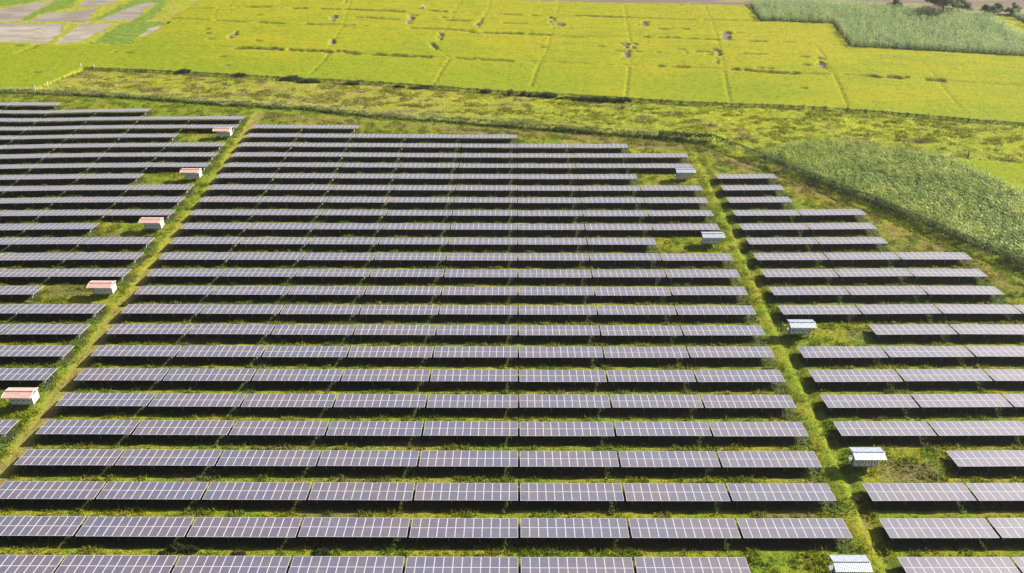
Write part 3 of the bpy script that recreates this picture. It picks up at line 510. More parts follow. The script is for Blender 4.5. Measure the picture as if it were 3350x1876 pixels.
for blk, edge, sg in (('left', -65.0, -1), ('mid', -61.5, 1), ('right', 40.75, 1)):
    rows = sorted(TABLES[blk])
    for ri, n in enumerate(rows):
        a, b = TABLES[blk][n]
        for k in range(a, b + 1):
            kind = 'near' if n < NEAR_ROWS else 'far'
            proto = P_NEAR if kind == 'near' else P_FAR
            t = proto if not used[kind] else copy_tree(proto)
            used[kind] = True
            xc = edge + sg * (k * TAB_P + TAB_P / 2); yc = n * ROW_P - SLOPE * CT / 2
            sl = (g(xc + 5, yc) - g(xc - 5, yc)) / 10.0
            t.location = (xc, yc, g(xc, yc) + random.uniform(-.03, .03)); t.rotation_euler = (R(random.gauss(0, .35)), -math.atan(sl) + R(random.uniform(-.12, .12)), 0)
            TAB_FOOT.append((xc, yc))
            row = ORD[ri + 1] + ' row from the front'
            if blk == 'mid': lab = f'{ORD[k + 1]} solar table from the dirt track, {row}, middle block'
            elif blk == 'left': lab = f'{ORD[k - a + 1] if a == 0 else ORD[k - a + 1]} solar table from the dirt track, {row}, left block'
            else: lab = f'{ORD[k - a + 1]} solar table from the grass track, {row}, right block'
            tag(t, lab, 'solar table', {'left': 'solar tables left of the dirt track', 'mid': 'solar tables of the wide middle block', 'right': 'solar tables right of the grass track'}[blk])

# ------------------------------------------------------------------ inverter shelters
def shelter(col, x, y_eave, label):
    """small gabled roof over a wall of cabinets on legs; x is the middle of the front eave"""
    z0 = g(x, y_eave + 1.2); root = empty('inverter_shelter', (x, y_eave, z0)); tag(root, label, 'shelter', 'inverter shelters beside the tracks')
    W2, DEP, ZE, ZR = 1.92, 2.36, 2.2, 2.5
    sgn = -1 if col == 'red' else 1                     # side on which the roof oversails
    mr = M['red_roof'] if col == 'red' else M['white_roof']
    mb = MB(); nW = 120; ya = (0.0, DEP / 2, DEP)
    def zf(y): return ZE + (ZR - ZE) * (1 - abs(y - DEP / 2) / (DEP / 2))
    xs = [-W2 + 2 * W2 * i / nW for i in range(nW + 1)]
    wav = [(0.022 if (i % 6) in (2, 3) else (.011 if (i % 6) in (1, 4) else 0.0)) for i in range(nW + 1)]
    for half in (0, 1):
        o = len(mb.v); yy = (ya[half], ya[half + 1])
        for lay in (0, -.02):
            for yv in yy:
                for xx, w in zip(xs, wav): mb.v.append((xx, yv, zf(yv) + w + lay))
        n = nW + 1
        for i in range(nW):
            mb.f += [(o + i, o + i + 1, o + n + i + 1, o + n + i), (o + 2 * n + i, o + 3 * n + i, o + 3 * n + i + 1, o + 2 * n + i + 1)]; mb.m += [0, 0]
            e = 0 if half == 0 else n
            mb.f.append((o + e + i, o + 2 * n + e + i, o + 2 * n + e + i + 1, o + e + i + 1)); mb.m.append(0)
    mb.build('roof', mr, root)
    mb = MB(); mb.box(-W2, W2, DEP / 2 - .11, DEP / 2 + .11, ZR + .03, ZR + .06); mb.build('ridge_cap', mr, root)
    mb = MB()
    for s in (-1, 1):
        for (p, q) in (((s * (W2 + .005), -.01, ZE - .02), (s * (W2 + .005), DEP / 2, ZR - .02)), ((s * (W2 + .005), DEP / 2, ZR - .02), (s * (W2 + .005), DEP + .01, ZE - .02))): mb.tube([p, q], .045, 4)
    mb.build('gable_trim', M['white'], root)
    x0, x1 = (-W2 + .85, W2 - .06) if sgn < 0 else (-W2 + .06, W2 - .85)
    yf, yr = .42, DEP - .3
    for xx in (x0, (x0 + x1) / 2, x1):
        for yy in (yf, yr):
            mb = MB(); mb.box(xx - .04, xx + .04, yy - .04, yy + .04, -.3, zf(yy) - .04); mb.build('leg', M['steel'], root)
    mb = MB(); mb.box(x0 - .05, x1 + .05, yf - .1, yr + .05, .84, .90); mb.build('platform', M['steel'], root)
    if sgn < 0:
        mb = MB(); mb.box(-W2 + .06, -W2 + .12, yf, yf + .06, -.3, zf(yf) - .03); mb.box(-W2 + .06, -W2 + .12, yr, yr + .06, -.3, zf(yr) - .03); mb.build('brace', M['steel'], root)
    else:
        mb = MB(); mb.box(W2 - .12, W2 - .06, yf, yf + .06, -.3, zf(yf) - .03); mb.box(W2 - .12, W2 - .06, yr, yr + .06, -.3, zf(yr) - .03); mb.build('brace', M['steel'], root)
    w = (x1 - x0 - .10) / 4
    for i in range(4):
        a = x0 + .05 + i * w
        mb = MB(); mb.box(a + .045, a + w - .045, yf - .06, yf + .42, .92, 1.98)
        c = mb.build('inverter_cabinet', M['cabinet'], root)
        mb = MB(); mb.box(a + .10, a + w - .10, yf - .075, yf - .062, 1.04, 1.86); mb.box(a + w * .5 - .1, a + w * .5 + .1, yf - .079, yf - .077, 1.42, 1.64, 1)
        mb.build('door', [M['cabinet'], M['cabinet_dark']], c)
    mb = MB(); mb.box(x0 + .0, x1 - .0, yf + .46, yf + .50, .92, 2.08); mb.build('back_panel', M['cabinet_dark'], root)
    xs_ = x1 + .045
    mb = MB(); mb.box(xs_, xs_ + .025, yf - .03, yr, .92, 2.08); mb.build('side_panel', M['white'], root)
    return root
red_lab = {22: 'pink roofed equipment shelter farthest up the dirt track near the top fence', 18: 'pink roofed equipment shelter beside the dirt track, second from the far end', 14: 'pink roofed equipment shelter beside the dirt track, middle one of the five', 10: 'pink roofed equipment shelter beside the dirt track, second nearest of the five', 5: 'nearest pink roofed equipment shelter, cut close by the left edge of the photo'}
wh_lab = {18: 'white roofed equipment shelter farthest back beside the grass track', 13: 'white roofed equipment shelter at the end of a middle block row, halfway back', 8: 'white roofed equipment shelter on grass at the right block, third from the front', 3: 'white roofed equipment shelter on rough grass at the right block, second nearest', 0: 'nearest white roofed equipment shelter, cut off by the bottom edge'}
for col, row, x, y in HUTS: shelter(col, x, y, (red_lab if col == 'red' else wh_lab)[row])

# ------------------------------------------------------------------ fences, posts, poles
def along(P, step):
    out = []; acc = 0.0
    for (x0, y0), (x1, y1) in zip(P[:-1], P[1:]):
        L = math.hypot(x1 - x0, y1 - y0); t = acc
        while t < L:
            out.append((x0 + (x1 - x0) * t / L, y0 + (y1 - y0) * t / L)); t += step
        acc = t - L
    out.append(P[-1]); return out
def hgt(x, y): return float(height_at(np.array([x]), np.array([y]))[0])
def chain_fence(P, label, rail, step=3.0, H=2.1):
    x, y = P[0]; root = empty('chain_link_fence', (x, y, g(x, y))); tag(root, label, 'fence'); bx, by, bz = root.location
    pts = along(P, step); proto = None
    for (px, py) in pts:
        if proto is None:
            mb = MB(); mb.tube([(0, 0, -.4), (0, 0, H), (.0, .0, H + .05)], .038, 6); proto = mb.build('fence_post', M['concrete'], root); o = proto
        else: o = link(proto.copy(), root)
        o.location = (px - bx, py - by, g(px, py) - bz)
    mb = MB(); mb.tube([(a - bx, b - by, g(a, b) - bz + H) for a, b in pts], rail, 5); mb.build('top_rail', M['wire'], root)
    mb = MB()
    for h in (.1, .5, .9, 1.3, 1.7): mb.tube([(a - bx, b - by, g(a, b) - bz + h) for a, b in pts], .008, 3, cap=False)
    for (a0, b0), (a1, b1) in zip(pts[:-1], pts[1:]):       # the diamond mesh, drawn coarser than life
        z0, z1 = g(a0, b0) - bz, g(a1, b1) - bz
        for k in range(8):
            for dirn in (0, 1):
                t0, t1 = k / 8.0, (k + 3) / 8.0
                if t1 > 1: continue
                p = (a0 + (a1 - a0) * t0 - bx, b0 + (b1 - b0) * t0 - by, z0 + (.08 if dirn else H - .03)); q = (a0 + (a1 - a0) * t1 - bx, b0 + (b1 - b0) * t1 - by, z0 + (H - .03 if dirn else .08))
                mb.tube([p, q], .005, 3, cap=False)
    mb.build('wire_mesh', M['wire'], root)
chain_fence(FENCE, 'long chain link fence behind the solar rows, beside the rough meadow', .025)
chain_fence(FENCE2, 'vine hung chain link fence between the right block and the corn', .065)
def post_fence(P, label, hts):
    x, y = P[0]; root = empty('post_fence', (x, y, g(x, y))); tag(root, label, 'fence'); bx, by, bz = root.location
    protos = []
    for h in (1.5, 1.9):
        mb = MB(); mb.tube([(0, 0, -.4), (.02, 0, h * .5), (.0, .02, h)], [.085, .075, .06], 6); protos.append(mb)
    made = {}
    for i, (px, py) in enumerate(P):
        k = 1 if i in hts else 0
        if k not in made: o = protos[k].build('post', M['wood'], root); made[k] = o
        else: o = link(made[k].copy(), root)
        o.location = (px - bx, py - by, g(px, py) - bz); o.rotation_euler = (random.uniform(-.12, .12), random.uniform(-.12, .12), random.uniform(0, 6))
        o.scale = (1.5, 1.5, 1.1) if i in hts else (1, 1, random.uniform(.85, 1.1))
    mb = MB()
    for h in (.5, .95, 1.3): mb.tube([(a - bx, b - by, g(a, b) - bz + h) for a, b in P], .008, 3, cap=False)
    mb.build('wire_strands', M['wire'], root)
post_fence(POSTLINE, 'wooden post and wire fence along the near edge of the rice', (10, 28))
post_fence(POSTLINE2, 'short row of wooden posts above the small rice plot at right', (2,))
wl = ['white concrete post beside the meadow, lowest and nearest the chain fence', 'white concrete post at the ditch left of the meadow, second from the fence', 'white concrete post at the top left corner of the meadow', 'white concrete post on the meadow edge, right of the corner post']
for (x, y), lab in zip(WHITEPOSTS, wl):
    mb = MB(); mb.box(-.09, .09, -.09, .09, -.3, 1.3); mb.box(-.06, .06, -.06, .06, 1.3, 1.45); o = mb.build('concrete_post', M['white']); o.location = (x, y, g(x, y)); tag(o, lab, 'post', 'white concrete posts')
pl = ['leaning slim light pole at the far left, above the top solar row', 'slim light pole on the fence, second from the left', 'slim light pole with a cross arm, above the end of the short top row', 'slim light pole on the fence near the middle of the photo', 'slim light pole standing before the fence by the bend']
for (x, y), lab in zip(POLES, pl):
    root = empty('light_pole', (x, y, g(x, y))); tag(root, lab, 'light pole', 'light poles along the fence')
    mb = MB(); mb.tube([(0, 0, -.4), (0, 0, 3.2), (0, 0, 6.4)], [.085, .07, .055], 8); mb.build('pole', M['concrete'], root)
    mb = MB(); mb.tube([(-.55, 0, 6.3), (.75, 0, 6.38)], .035, 6); mb.build('arm', M['concrete'], root)
    mb = MB(); mb.box(.55, 1.1, -.12, .12, 6.36, 6.46); mb.build('lamp', M['concrete'], root)
(x, y), (x2, y2) = WHITEBOX
mb = MB(); mb.box(-.45, .45, -.3, .3, 0, 1.3); mb.box(-.5, .5, -.35, .35, 1.3, 1.38); o = mb.build('pump_box', M['white']); o.location = (x, y, g(x, y) + .1); tag(o, 'small white box standing on a rice bund far back', 'box')
mb = MB(); mb.tube([(0, 0, 0), (0, 0, 2.6), (0, 0, 3.0)], [.28, .25, .2], 8); o = mb.build('white_post', M['white']); o.location = (x2, y2, g(x2, y2)); tag(o, 'thick white post between the corn and the ploughed land', 'post')
sx, sy = STONEPILE[0]
root = empty('stone_pile', (sx, sy, g(sx, sy))); tag(root, 'small heap of pale grey stones at the corner of the corn', 'stone pile')
for i in range(9):
    mb = MB(); r = random.uniform(.35, .7); a = random.uniform(0, 6.28); d = random.uniform(0, 1.6)
    mb.tube([(0, 0, -.1), (.05, 0, r * .4), (0, .05, r * .9)], [r, r * .9, r * .3], 7); o = mb.build('stone', M['stone'], root); o.location = (math.cos(a) * d * 1.4, math.sin(a) * d, 0); o.rotation_euler = (random.uniform(-.4, .4), random.uniform(-.4, .4), a)

# ------------------------------------------------------------------ plants
def blades(cx, cy, cz, n, hgt_, spread, width, colr, name, mat, jitter=.25, lean=.45, kind='stuff'):
    """tufts of n pointed blades each; all arrays per tuft"""
    N = len(cx); T = N * n
    tx = np.repeat(cx, n); ty = np.repeat(cy, n); tz = np.repeat(cz, n); h = np.repeat(hgt_, n) * RNG.uniform(.55, 1.15, T); w = np.repeat(width, n) * RNG.uniform(.6, 1.3, T); sp = np.repeat(spread, n)
    a = RNG.uniform(0, 2 * np.pi, T); rr = np.sqrt(RNG.uniform(0, 1, T)) * sp
    bx = tx + np.cos(a) * rr; by = ty + np.sin(a) * rr
    th = RNG.uniform(0, 2 * np.pi, T); la = RNG.uniform(0, 2 * np.pi, T); ll = h * lean * RNG.uniform(.2, 1.5, T)
    dx, dy = np.cos(th) * w / 2, np.sin(th) * w / 2
    V = np.empty((T, 4, 3), np.float32)
    V[:, 0] = np.stack([bx - dx, by - dy, tz], 1); V[:, 1] = np.stack([bx + dx, by + dy, tz], 1)
    mx, my = bx + np.cos(la) * ll * .35, by + np.sin(la) * ll * .35
    V[:, 2] = np.stack([mx + dx * .8, my + dy * .8, tz + h * .6], 1)
    V[:, 3] = np.stack([bx + np.cos(la) * ll - dx * .3, by + np.sin(la) * ll - dy * .3, tz + h], 1)
    F = np.arange(T * 4, dtype=np.int32).reshape(T, 4)
    c = np.repeat(colr, n, 0) * RNG.uniform(1 - jitter, 1 + jitter, (T, 1)) * RNG.uniform(.94, 1.06, (T, 3))
    c = np.repeat(c, 4, 0)
    return np_mesh(name, V.reshape(-1, 3), F, mat, np.clip(c, 0, 1))
def scatter(x0, x1, y0, y1, dens):
    n = int((x1 - x0) * (y1 - y0) * dens); return RNG.uniform(x0, x1, n), RNG.uniform(y0, y1, n)
def in_view(X, Y, pad=8): return np.abs(X) < 56 + (Y + 3) * .485 + pad
UNDER = np.zeros(GX.shape, bool)
for xc, yc in TAB_FOOT: UNDER |= (np.abs(GX - xc) < 5.7) & (np.abs(GY - yc) < SLOPE / 2 - .1)
# grass inside the farm
X, Y = scatter(-150, 100, -14, 165, 9.0)
keep = in_view(X, Y) & (grid_at(Z, X, Y) == 0); X, Y = X[keep], Y[keep]
und = grid_at(UNDER, X, Y); clump = fbm(X * .55, Y * .55, 201, 3); tr_ = segdist(X, Y, TRACK1); a2 = np.abs(X - 38.6)
soil = grid_at(SOIL_SHADE, X, Y); prob = (1 - .9 * soil) * np.where(und, .3, .45 + .75 * smooth(.35, .6, clump)) * (1 - .85 * (1 - smooth(.6, 1.6, tr_))) * np.clip(1.15 - Y / 260, .4, 1)  # tufts thinned over the soil strips that carry painted shade
keep = RNG.uniform(0, 1, len(X)) < prob; X, Y = X[keep], Y[keep]; und = und[keep]; clump = clump[keep]; tr_ = tr_[keep]; a2 = a2[keep]
hh = (.18 + .32 * smooth(.42, .70, clump) * RNG.uniform(.4, 1.25, len(X))) * np.where(tr_ < 1.5, .4, 1) * np.where(a2 < .5, .75, 1) * np.where(und, .8, 1)
cc = np.maximum(color_at(X, Y) * 1.18, (.19, .23, .022)); gr = fbm(X * .5, Y * .5, 207, 3)
cc = mixc(cc, (.30, .33, .05), smooth(.55, .7, gr) * .5); cc = mixc(cc, (.22, .30, .05), smooth(.6, .75, 1 - gr) * .5)
o = blades(X, Y, height_at(X, Y) - .02, 5, hh, .16 + hh * .35, .05 + hh * .16, cc, 'grass', M['leaf']); tag(o, 'uneven yellow green grass and weeds between the solar rows', 'grass', kind='stuff')
# leafy weeds at the sunny right ends of the tables and along the light slots
wxs, wys = [], []
FOOTSET = {(round(a_, 1), round(b_, 1)) for a_, b_ in TAB_FOOT}
for xc, yc in TAB_FOOT:
    for k in range(20):
        t_ = random.random(); wxs.append(xc + 6.1 - .75 - 1.0 * t_ + random.gauss(0, .16)); wys.append(yc + 1.2 - 3.9 * t_ + random.gauss(0, .25))
    if (round(xc + 12.3, 1), round(yc, 1)) not in FOOTSET:
        for k in range(34): wxs.append(xc + 6.0 + random.uniform(-1.4, .6)); wys.append(yc - random.uniform(.8, 2.9))
X, Y = np.array(wxs), np.array(wys); n_ = len(X)
o = blades(X, Y, height_at(X, Y) - .02, 6, RNG.uniform(.15, .45, n_), np.full(n_, .2), RNG.uniform(.08, .16, n_), np.tile((.22, .30, .09), (n_, 1)) * RNG.uniform(.75, 1.25, (n_, 1)), 'weeds', M['leaf'], lean=.7); tag(o, 'pale leafy weeds growing at the table ends', 'weeds', kind='stuff')
# meadow
X, Y = scatter(-150, 140, 60, 190, 5.0); keep = in_view(X, Y) & (grid_at(Z, X, Y) == 1); X, Y = X[keep], Y[keep]
nb = fbm(X * .35, Y * .55, 211, 3); keep = RNG.uniform(0, 1, len(X)) < .30 + .8 * smooth(.42, .62, nb); X, Y, nb = X[keep], Y[keep], nb[keep]
hh = .16 + .40 * smooth(.45, .72, nb) * RNG.uniform(.3, 1.1, len(X)); cc = color_at(X, Y) * 1.03
cc = mixc(cc, (.36, .30, .13), smooth(.3, .6, RNG.uniform(0, 1, len(X))) * smooth(40, -60, X) * .55)
o = blades(X, Y, height_at(X, Y) - .03, 5, hh, .28 + hh * .35, .09 + hh * .2, cc, 'meadow_grass', M['leaf'], jitter=.16, lean=.8); tag(o, 'tussocky rough grass in the meadow beyond the fence', 'grass', kind='stuff')
# rice
X, Y = scatter(-190, 150, 100, 268, 3.6); keep = in_view(X, Y) & (grid_at(Z, X, Y) == 2) & ~grid_at(PA, X, Y) & (RNG.uniform(0, 1, len(X)) > np.clip(grid_at(BF, X, Y) * 1.6, 0, .93)); X, Y = X[keep], Y[keep]
o = blades(X, Y, height_at(X, Y) - .12, 4, RNG.uniform(.14, .26, len(X)), np.full(len(X), .3), RNG.uniform(.10, .2, len(X)), color_at(X, Y) * 1.06, 'rice_crop', M['leaf'], jitter=.08, lean=.8); tag(o, 'ripening yellow green rice crop filling the paddies', 'rice', kind='stuff')
# tall corn
def corn(P, dens, H, name, label, c0, c1, gap=None):
    xs = [p[0] for p in P]; ys = [p[1] for p in P]
    X, Y = scatter(min(xs), min(max(xs), 190), min(ys), max(ys), dens); k = inpoly(X, Y, P) & in_view(X, Y, 10); X, Y = X[k], Y[k]
    n = len(X); NL = 9; T = n * NL
    h = H * RNG.uniform(.8, 1.12, n) * (.88 + .24 * fbm(X * .12, Y * .12, 301, 3))
    zt = np.repeat(height_at(X, Y), NL); hx = np.repeat(h, NL); bx = np.repeat(X, NL); by = np.repeat(Y, NL)
    lev = np.tile(np.linspace(.22, .97, NL), n); a = np.tile(np.arange(NL) * 2.45, n) + np.repeat(RNG.uniform(0, 6.28, n), NL) + RNG.uniform(-.5, .5, T)
    L = RNG.uniform(.6, 1.1, T) * np.where(lev > .9, .7, 1); ca, sa = np.cos(a), np.sin(a); w = RNG.uniform(.09, .16, T)
    z = zt + hx * lev; px, py = -sa * w / 2, ca * w / 2
    rise = np.where(lev > .85, .34, .16) * L
    V = np.empty((T, 6, 3), np.float32)
    V[:, 0] = np.stack([bx - px, by - py, z], 1); V[:, 1] = np.stack([bx + px, by + py, z], 1)
    mx, my = bx + ca * L * .5, by + sa * L * .5
    V[:, 2] = np.stack([mx - px, my - py, z + rise], 1); V[:, 3] = np.stack([mx + px, my + py, z + rise], 1)
    ex, ey = bx + ca * L, by + sa * L; dr = rise - RNG.uniform(.05, .45, T) * L
    V[:, 4] = np.stack([ex - px * .3, ey - py * .3, z + dr], 1); V[:, 5] = np.stack([ex + px * .3, ey + py * .3, z + dr], 1)
    b = np.arange(T)[:, None] * 6; F = np.concatenate([b + np.array([[0, 1, 3, 2]]), b + np.array([[2, 3, 5, 4]])])
    f = fbm(X * .18, Y * .3, 305, 3); cc = mixc(np.tile(c0, (n, 1)), c1, smooth(.4, .65, f)) * RNG.uniform(.8, 1.2, (n, 1))
    cc = np.repeat(np.repeat(cc, NL, 0) * RNG.uniform(.85, 1.15, (T, 1)), 6, 0)
    # stalks
    s = np.empty((n, 4, 3), np.float32); q = RNG.uniform(0, 3.14, n); cx, sx_ = np.cos(q) * .02, np.sin(q) * .02; z0 = height_at(X, Y) - .1
    s[:, 0] = np.stack([X - cx, Y - sx_, z0], 1); s[:, 1] = np.stack([X + cx, Y + sx_, z0], 1); s[:, 2] = np.stack([X + cx, Y + sx_, z0 + h * 1.1], 1); s[:, 3] = np.stack([X - cx, Y - sx_, z0 + h * 1.1], 1)
    V = np.concatenate([V.reshape(-1, 3), s.reshape(-1, 3)]); F = np.concatenate([F, np.arange(n * 4).reshape(n, 4) + T * 6]); cc = np.concatenate([cc, np.repeat(np.tile((.24, .25, .10), (n, 1)), 4, 0)])
    o = np_mesh(name, V, F, M['corn'], np.clip(cc, 0, 1)); tag(o, label, 'corn', kind='stuff')
corn(CORN1, 2.0, 2.5, 'corn_crop', 'large field of tall grey green corn at the upper right', (.38, .52, .20), (.48, .58, .22))
corn(CORN3, 1.6, 2.4, 'corn_crop', 'corn beyond the dark diagonal ditch at the right edge', (.38, .52, .20), (.46, .56, .21))
corn(CORN2, 2.6, 2.1, 'corn_crop', 'corn field just outside the vine hung fence', (.26, .37, .055), (.42, .50, .085))

def leaf_cloud(cx, cy, cz, rx, ry, rz, n, size, colr, hollow=.55, flat=None):
    """n leaf quads through a lumpy ellipsoid"""
    u = RNG.normal(size=(n, 3)); u /= np.linalg.norm(u, axis=1)[:, None] + 1e-9
    r = hollow + (1 - hollow) * RNG.uniform(0, 1, n) ** .6
    p = u * r[:, None] * np.array((rx, ry, rz)) + np.array((cx, cy, cz))
    return p, size, colr
def quads_from(pts, size, colr, jitter=.3):
    n = len(pts); a = RNG.normal(size=(n, 3)); a /= np.linalg.norm(a, axis=1)[:, None]; b = np.cross(a, RNG.normal(size=(n, 3))); b /= np.linalg.norm(b, axis=1)[:, None] + 1e-9
    s = size * RNG.uniform(.6, 1.4, (n, 1)); V = np.stack([pts - a * s - b * s * .45, pts + a * s - b * s * .45, pts + a * s + b * s * .45, pts - a * s + b * s * .45], 1)
    c = np.repeat(colr * RNG.uniform(1 - jitter, 1 + jitter, (n, 1)), 4, 0)
    return V.reshape(-1, 3), np.arange(n * 4).reshape(n, 4), c
# undergrowth along the post fence and vines on the chain fence
X = []; Y = []; Hh = []; Cc = []
for (px, py) in along(POSTLINE, .24):
    t = vnoise(np.array([px * .22]), np.array([3.3]), 401)[0]
    for k in range(2):
        X.append(px + random.gauss(0, .3)); Y.append(py + random.gauss(-.1, .35)); Hh.append(random.uniform(.12, .38) + .4 * max(0, t - .55)); Cc.append(random.choice([(.10, .15, .03), (.14, .18, .035), (.15, .14, .05), (.12, .17, .03)]))
for sx_, sy_, r, h_, k in SHRUBS:
    if k != 'p': continue
    for q in range(int(130 * r)):
        a = random.uniform(0, 6.28); d = math.sqrt(random.random()) * r; X.append(sx_ + math.cos(a) * d * 1.5); Y.append(sy_ + math.sin(a) * d * .5); Hh.append(h_ * random.uniform(.5, 1.0) * (1 - .5 * d / r)); Cc.append(random.choice([(.06, .10, .028), (.09, .13, .035), (.05, .085, .025)]))
X, Y, Hh, Cc = np.array(X), np.array(Y), np.array(Hh), np.array(Cc)
o = blades(X, Y, height_at(X, Y) - .05, 5, Hh, np.full(len(X), .3), .08 + Hh * .14, Cc, 'undergrowth', M['leaf'], lean=.6); tag(o, 'dark weedy undergrowth along the wooden post fence', 'undergrowth', kind='stuff')
pts = []; cols = []
def vine_run(P, dens, seed, top=2.15, cset=((.22, .27, .05), (.17, .23, .05), (.26, .28, .06), (.15, .20, .06)), thin=.5):
    s = 0.0
    for (x0, y0), (x1, y1) in zip(P[:-1], P[1:]):
        L = math.hypot(x1 - x0, y1 - y0); nxn, nyn = (y1 - y0) / L, -(x1 - x0) / L
        for k in range(int(L * dens)):
            t = random.random(); px, py = x0 + (x1 - x0) * t, y0 + (y1 - y0) * t; ss = s + L * t
            cov = vnoise(np.array([ss * .9]), np.array([.5]), seed)[0] * .6 + vnoise(np.array([ss * .16]), np.array([9.5]), seed + 1)[0] * .5
            low = top * (1 - min(1.0, max(.06, (cov - .28) * 2.2)))
            z = random.uniform(low, top + .12)
            if random.random() > .25 + cov: continue
            off = random.gauss(0, .16)
            pts.append((px + nxn * off, py + nyn * off, g(px, py) + z)); cols.append(random.choice(cset))
        s += L
vine_run(FENCE2, 110, 501); vine_run(FENCE[14:], 170, 517, 2.0, ((.15, .22, .05), (.19, .25, .06), (.12, .18, .05))); vine_run(FENCE[11:], 80, 511, 1.5, ((.19, .23, .07), (.16, .21, .06), (.22, .23, .09))); vine_run(FENCE[0:12], 42, 521, 1.15, ((.19, .24, .08), (.22, .24, .10), (.15, .20, .06)))
V_, F_, c_ = quads_from(np.array(pts), .12, np.array(cols)); o = np_mesh('vines', V_, F_, M['leaf'], np.clip(c_, 0, 1)); tag(o, 'green creeper hanging over the chain link fences', 'vines', kind='stuff')
# low weeds at the foot of the far fence
X = []; Y = []
for (px, py) in along(FENCE, .12): X.append(px + random.gauss(0, .25)); Y.append(py + random.gauss(0, .45))
X, Y = np.array(X), np.array(Y); n_ = len(X); hh = .35 + .7 * vnoise(X * .3, Y * .3, 531)
o = blades(X, Y, height_at(X, Y) - .05, 6, hh, np.full(n_, .35), .1 + hh * .12, np.tile((.23, .27, .065), (n_, 1)) * RNG.uniform(.7, 1.3, (n_, 1)), 'fence_weeds', M['leaf'], lean=.6); tag(o, 'tall weeds at the foot of the far chain link fence', 'weeds', kind='stuff')

# shrubs that stand alone
sh_lab = {0: 'dark round shrub between the two nearest rows of the middle block', 1: 'dark shrub touching the round one between the nearest rows', 2: 'smallest of the three dark shrubs between the nearest rows', 3: 'dark leafy shrub on the front grass strip, near the middle of the photo', 4: 'reddish dry weed clump on the front grass strip'}
hand = {'d': (.055, .075, .028), 'r': (.13, .095, .06), 'g': (.15, .22, .04), 't': (.17, .12, .07)}
NAMES = ['dark round shrub between the two nearest rows of the middle block', 'dark shrub touching the round one between the nearest rows', 'smallest of three dark shrubs between the nearest rows', 'dark leafy shrub on the front grass strip near the photo middle', 'reddish dry weed clump on the front grass strip', 'bright green weed clump left of the dirt track rows', 'bright green weed clump on a middle block strip', 'dark shrub beside the second nearest white roofed shelter', 'brownish shrub on rough grass before the near white shelter', 'brownish low shrub right of the near white shelter', 'dark small shrub in the grass track', 'brown dead bush at the wooden post fence, widest one', 'brown dead bush at the wooden post fence, middle one', 'brown dead bush at the wooden post fence, rightmost and lowest']
i_ = 0
for sx_, sy_, r, h_, k in SHRUBS:
    if k == 'p': continue
    P_ = []; cs = []
    for b_ in range(6):
        a = random.uniform(0, 6.28); d = random.uniform(0, .55) * r; n = int(90 * r)
        p, _s, _c = leaf_cloud(sx_ + math.cos(a) * d, sy_ + math.sin(a) * d, 0, r * .5, r * .5, h_ * .55, n, .1, None, .35); p[:, 2] = np.abs(p[:, 2]) + g(sx_, sy_) + random.uniform(0, h_ * .4); P_.append(p); cs.append(np.tile(hand[k], (n, 1)) * random.uniform(.7, 1.3))
    V_, F_, c_ = quads_from(np.concatenate(P_), .10, np.concatenate(cs)); o = np_mesh('shrub', V_ - np.array((sx_, sy_, g(sx_, sy_))), F_, M['leaf'], np.clip(c_, 0, 1)); o.location = (sx_, sy_, g(sx_, sy_)); tag(o, NAMES[i_] if i_ < len(NAMES) else 'low shrub', 'shrub'); i_ += 1

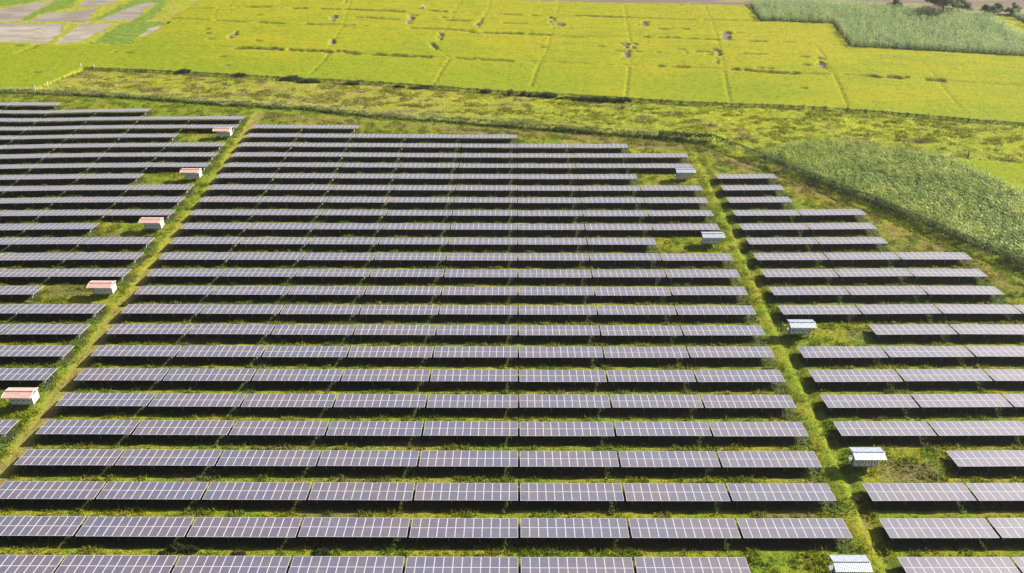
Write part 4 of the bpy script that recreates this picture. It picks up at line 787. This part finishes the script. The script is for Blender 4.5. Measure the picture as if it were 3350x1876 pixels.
# trees at the top right
tl = ['round grey green bush left of the tall tree, by the corn edge', 'tall spreading tree behind the big corn field', 'leafy bush just right of the tall tree, the larger one', 'low bush hugging the right foot of the tall tree', 'dark bush at the top end of the diagonal ditch', 'wide airy bush just above the ditch end', 'rightmost bush above the corn at the right edge', 'small bush left of the ditch end']
for i, (k, x, y, h_) in enumerate(TREES):
    z0 = g(x, y); root = empty('tree' if k == 'tree' else 'bush_tree', (x, y, z0)); tag(root, tl[i], 'tree' if k == 'tree' else 'bush')
    mb = MB(); limbs = []
    th = h_ * (.38 if k == 'tree' else .22); tr0 = h_ * .028
    mb.tube([(0, 0, -.3), (.1 * h_ * .1, .05, th * .5), (.0, .1, th)], [tr0 * 1.5, tr0 * 1.1, tr0], 8)
    nl = 7 if k == 'tree' else 5
    for q in range(nl):
        a = 6.28 * q / nl + random.uniform(-.4, .4); l = h_ * random.uniform(.28, .46); e = random.uniform(.35, 1.15)
        tip = (math.cos(a) * math.cos(e) * l * 1.25, math.sin(a) * math.cos(e) * l * 1.25, th + math.sin(e) * l); mid = tuple(v * .55 for v in tip[:2]) + (th + (tip[2] - th) * .45,)
        mb.tube([(0, .1, th - .1), mid, tip], [tr0 * .75, tr0 * .5, tr0 * .2], 6); limbs.append(tip)
    mb.build('trunk', M['bark'], root)
    P_ = []; cs = []
    for tip in limbs + [(0, 0, h_ * .82), (h_ * .1, 0, h_ * .66)]:
        for b_ in range(5 if k == 'tree' else 4):
            rr = h_ * random.uniform(.10, .19); n = int(190 * (1.5 if k == 'tree' else .9))
            p, _s, _c = leaf_cloud(tip[0] + random.gauss(0, h_ * .09), tip[1] + random.gauss(0, h_ * .09), max(h_ * .12, tip[2] + random.gauss(0, h_ * .07) - (h_ * .16 if k != 'tree' else h_ * .06)), rr, rr, rr * .6, n, 0, None, .3)
            P_.append(p); cs.append(np.tile(random.choice([(.18, .22, .11), (.22, .265, .125), (.26, .30, .14), (.16, .195, .10)]), (n, 1)))
    V_, F_, c_ = quads_from(np.concatenate(P_), .15 * (1.25 if k == 'tree' else 1), np.concatenate(cs)); np_mesh('crown', V_, F_, M['leaf'], np.clip(c_, 0, 1), parent=root)

# ------------------------------------------------------------------ the air
hm = bpy.data.materials.new('haze'); hm.use_nodes = True
_n = hm.node_tree.nodes; _n.remove(_n['Principled BSDF']); pv = _n.new('ShaderNodeVolumePrincipled')
pv.inputs['Color'].default_value = (.93, .95, 1.0, 1); pv.inputs['Density'].default_value = 0.00014; pv.inputs['Anisotropy'].default_value = 0.5
hm.node_tree.links.new(pv.outputs[0], _n['Material Output'].inputs['Volume'])
mb = MB(); mb.box(-4100, 4100, -4100, 4100, -2.8, 84.0); o = mb.build('haze', hm); tag(o, kind='stuff')
